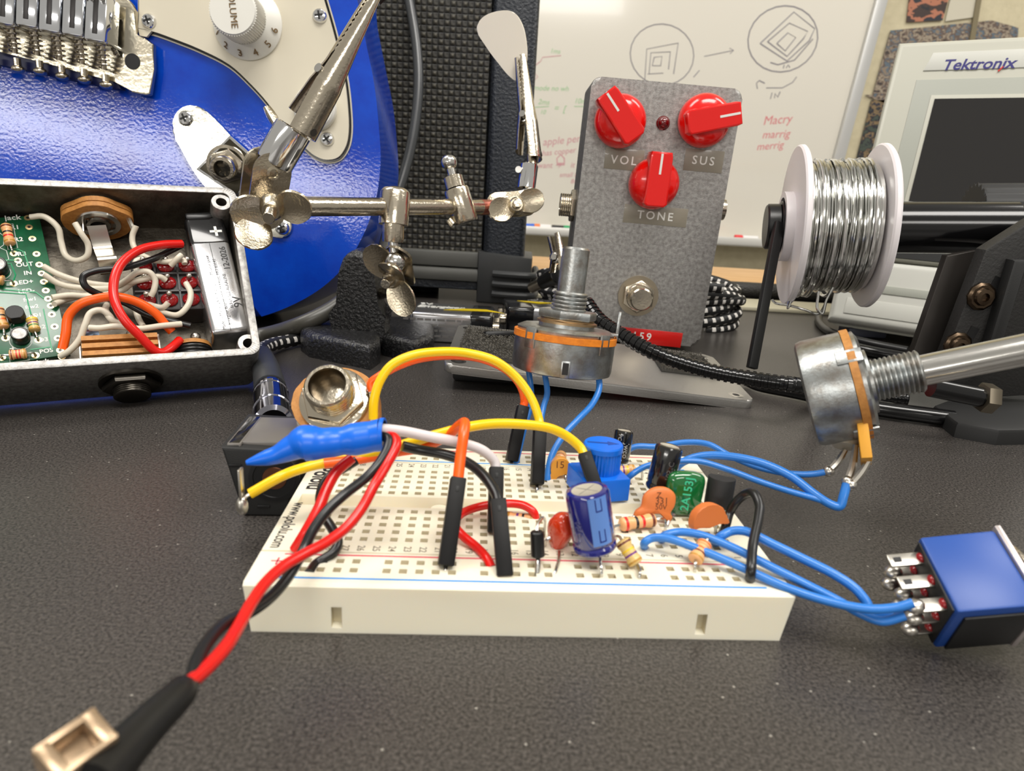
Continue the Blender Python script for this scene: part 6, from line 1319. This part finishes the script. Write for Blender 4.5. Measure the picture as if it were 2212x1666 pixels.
# ---------------------------------------------------------------- blue switch lying at the right
SWM = Matrix.Translation(Vector((69.6, 92.6, .35))) @ Matrix.Rotation(-.04, 4, 'Z') @ Matrix.Rotation(-.2, 4, 'Y') @ Matrix.Rotation(.5, 4, 'X')
swt = thing('foot_switch', 'blue box-shaped foot switch lying on its side with metal terminals pointing left', 'switch', SWM)
A_, B_, H_ = 11.4, 12.8, 12.4; sblue = mat('switch_blue', (32, 74, 152), .4)
g = G(); g.box((A_ / 2, B_ / 2, H_ / 2), (A_, B_, H_), bev=.5); obj('body', g, sblue, swt, world=False)
g = G(); g.box((A_ / 2 + .6, -.15, H_ / 2 - .8), (A_ - 1.6, .5, H_ - 2), bev=.1); g.box((-.1, B_ / 2, H_ / 2), (.4, B_ - 1.2, H_ - 1.2), bev=.1); obj('dark_side', g, blk_m, swt, world=False)
g = G(); g.box((A_ + .5, B_ / 2, H_ / 2), (.9, B_ + 1.0, H_ + .9), bev=.15); obj('metal_frame', g, mat('pale_metal_frame', (206, 196, 194), .35, .7), swt, world=False)
g = G(); Mz = SWM @ Matrix.Translation((A_ + 1, B_ / 2, H_ / 2)) @ Matrix.Rotation(PI / 2, 4, 'Y'); g.lathe(thread(4.6, .3, 8, 0, 8) + [(3.4, 8.2), (3.2, 12), (0, 12.2)], Mz, 30); g.lathe([(4.4, .2), (6.6, .2), (6.6, .8), (4.4, .8)], Mz, 36); obj('bushing', g, nickel, swt)
for i in range(3):
    for j in range(3):
        y_, z_ = 2.5 + 3.9 * i, 2.3 + 3.9 * j; L_ = 5.2 if j == 2 else (4.4 if j == 1 else 4.0)
        g = G(); g.box((-L_ / 2, y_, z_), (L_, 2.2 , .5), bev=.15); tm = obj('terminal', g, tin, swt, world=False)
        g = G(); g.box((-L_ + 1.3, y_, z_), (1.2, .9, .62)); obj('eyelet', g, blk, tm, world=False)
        if j < 2 or i == 0: g = G(); g.ball((-L_ + .8, y_, z_ + .1), 1.25, sc=(1.2, 1, .8), n=12); obj('solder_blob', g, tin, tm, world=False)
        g = G(); g.ball((-.3, y_, z_), .95, sc=(.8, 1, 1), n=12); obj('epoxy_seal', g, redep, tm, world=False)

# ---------------------------------------------------------------- black boxed jack with plug, metal jack
JB = Matrix.Translation(Vector((-46.6, 123.4, 0))) @ Matrix.Rotation(.38, 4, 'Z') @ Matrix.Rotation(-.10, 4, 'X')
JB = Matrix.Translation(Vector((-44.2, 123.2, .2))) @ Matrix.Rotation(.10, 4, 'Z')
jb = thing('boxed_jack', 'black plastic boxed jack socket at the left edge of the breadboard', 'jack', JB)
g = G(); g.prism([(-8.4, 0), (.6, 0), (1.6, 14.2), (-11.8, 14.8)], -20, 0, Matrix(((1, 0, 0, 0), (0, 0, -1, 0), (0, 1, 0, 0), (0, 0, 0, 1))), bev=.7, both=True); obj('housing', g, blk_m, jb, world=False)
g = G(); g.box((-3.6, 9.5, 14.4), (9.6, 14.5, 1.5), bev=.3); g.box((-9.6, 9, 14.4), (2.8, 16, 1.6), bev=.4, mi=1); obj('top_cover', g, [mat('grey_smoke_plastic', (104, 100, 96), .3), blk_g], jb, world=False)
Mf = Matrix(((1, 0, 0, 0), (0, 0, -1, 0), (0, 1, 0, 0), (0, 0, 0, 1)))
g = G(); g.lathe([(5.0, .02), (5.0, .25), (4.2, .3), (4.1, .05), (2.4, .05), (2.3, .3), (0, .35)], Mf @ Matrix.Translation((-1.8, 8.4, 0)), 32, mis=[0, 0, 0, 0, 1, 1]); obj('rear_opening', g, [blk, mat('copper_contact', (120, 80, 60), .35, .9)], jb, world=False)
for q_ in ((-7.6, 4.4), (-4.2, 2.2), (-9.2, 11.0)): g = G(); g.box((q_[0], -.1, q_[1]), (2.4, .3, .6), bev=.05); obj('moulded_slot', g, blk, jb, world=False)
g = G(); lg = dd(522, 1060, 116.5); g.box(lg + Vector((0, 0, 1)), (.5, 1.6, 6.2), bev=.15); g.ball(lg + Vector((0, -.2, -2.8)), 1.2, sc=(.9, .8, 1.5), n=14); g.tube([dd(541, 1067, 117.3), dd(531, 1073, 117), lg + Vector((.2, 0, -2))], .35, n=8, sub=3); obj('solder_lug', g, tin, jb)
pl = thing('cable_plug', 'chrome jack plug with dark sleeve pushed into the boxed jack', 'plug', at=dd(590, 900, 137))
pa_, pb_ = Zp(591, 915, 8), Zp(584, 842, 8); M = zframe(pa_, pb_ - pa_); h = (pb_ - pa_).length
g = G(); g.lathe([(0, 0), (3.5, 0), (4.6, .8), (4.6, h * .3), (4.85, h * .31), (4.85, h * .36), (4.6, h * .37), (4.5, h * .78), (4.7, h * .79), (4.7, h * .84), (4.3, h * .85), (4.1, h), (0, h)], M, 36); obj('barrel', g, mat('dark_chrome', (150, 150, 160), .1, 1), pl)
g = G(); pc1 = Zp(574, 795, 7.5); pd_ = Zp(567, 768, 6.5); g.tube([pb_, Zp(580, 820, 8), pc1, pd_], [4.4, 4.2, 3.9, 3.3], n=20); obj('strain_relief', g, mat('dark_rubber_sleeve', (44, 46, 48), .5), pl)
g = G(); g.tube([pd_, Zp(566, 756, 5), Zp(590, 744, 4), Zp(620, 738, 3.2), Zp(655, 730, 3), Zp(700, 715, 3)], 2.5, n=14, sub=10); obj('braided_cable', g, braid, pl)
# open metal jack, mouth towards the lens
oj_c = dd(722, 862, 139); ax2 = (dd(702, 836, 130) - oj_c).normalized(); ax2 = (ax2 + Vector((-.05, 0, .25))).normalized()
M = zframe(oj_c, ax2); oj = thing('panel_jack', 'open metal jack socket with hexagonal nut, mouth facing the lens', 'jack', M)
g = G(); g.lathe([(7.1, -.9), (7.1, 0), (6.8, .2), (5, .2)], M, 44); obj('washer', g, nickel, oj)
g = G(); g.prism([(6.5 * math.cos(PI / 3 * k + .9), 6.5 * math.sin(PI / 3 * k + .9)) for k in range(6)], .2, 2.2, M, bev=.5, both=True); obj('nut', g, nickel, oj)
g = G(); g.lathe([(4.7, 0)] + thread(4.75, .28, 7, .1, 5.8) + [(4.6, 6.4), (4.3, 6.7), (3.7, 6.7), (3.5, 6.3), (3.4, -4), (0, -4)], M, 40, mis=[0] * 31 + [0, 1, 1, 1]); obj('bushing', g, [nickel, mat('shaded_bore_metal', (92, 80, 62), .35, 1)], oj)  # brownish bore metal, darkened in colour for the shade inside the socket
for k in range(2):
    g = G(); g.prism(smooth2([(9.0 * math.cos(a) * (1.12 if 5.5 < a < 6.3 else 1), 7.8 * math.sin(a)) for a in [2 * PI * q_ / 14 for q_ in range(14)]], 3), -2.6 - 1.9 * k, -1.0 - 1.9 * k, M, bev=.2); obj('insulating_wafer', g, phen, oj)
g = G(); g.tube([dd(655, 900, 140), dd(650, 915, 139), dd(660, 928, 138)], .9, n=8); g.tube([dd(795, 842, 139), dd(803, 850, 139), dd(806, 880, 136), dd(806, 908, 135)], .6, n=8); obj('solder_lug', g, tin, oj)
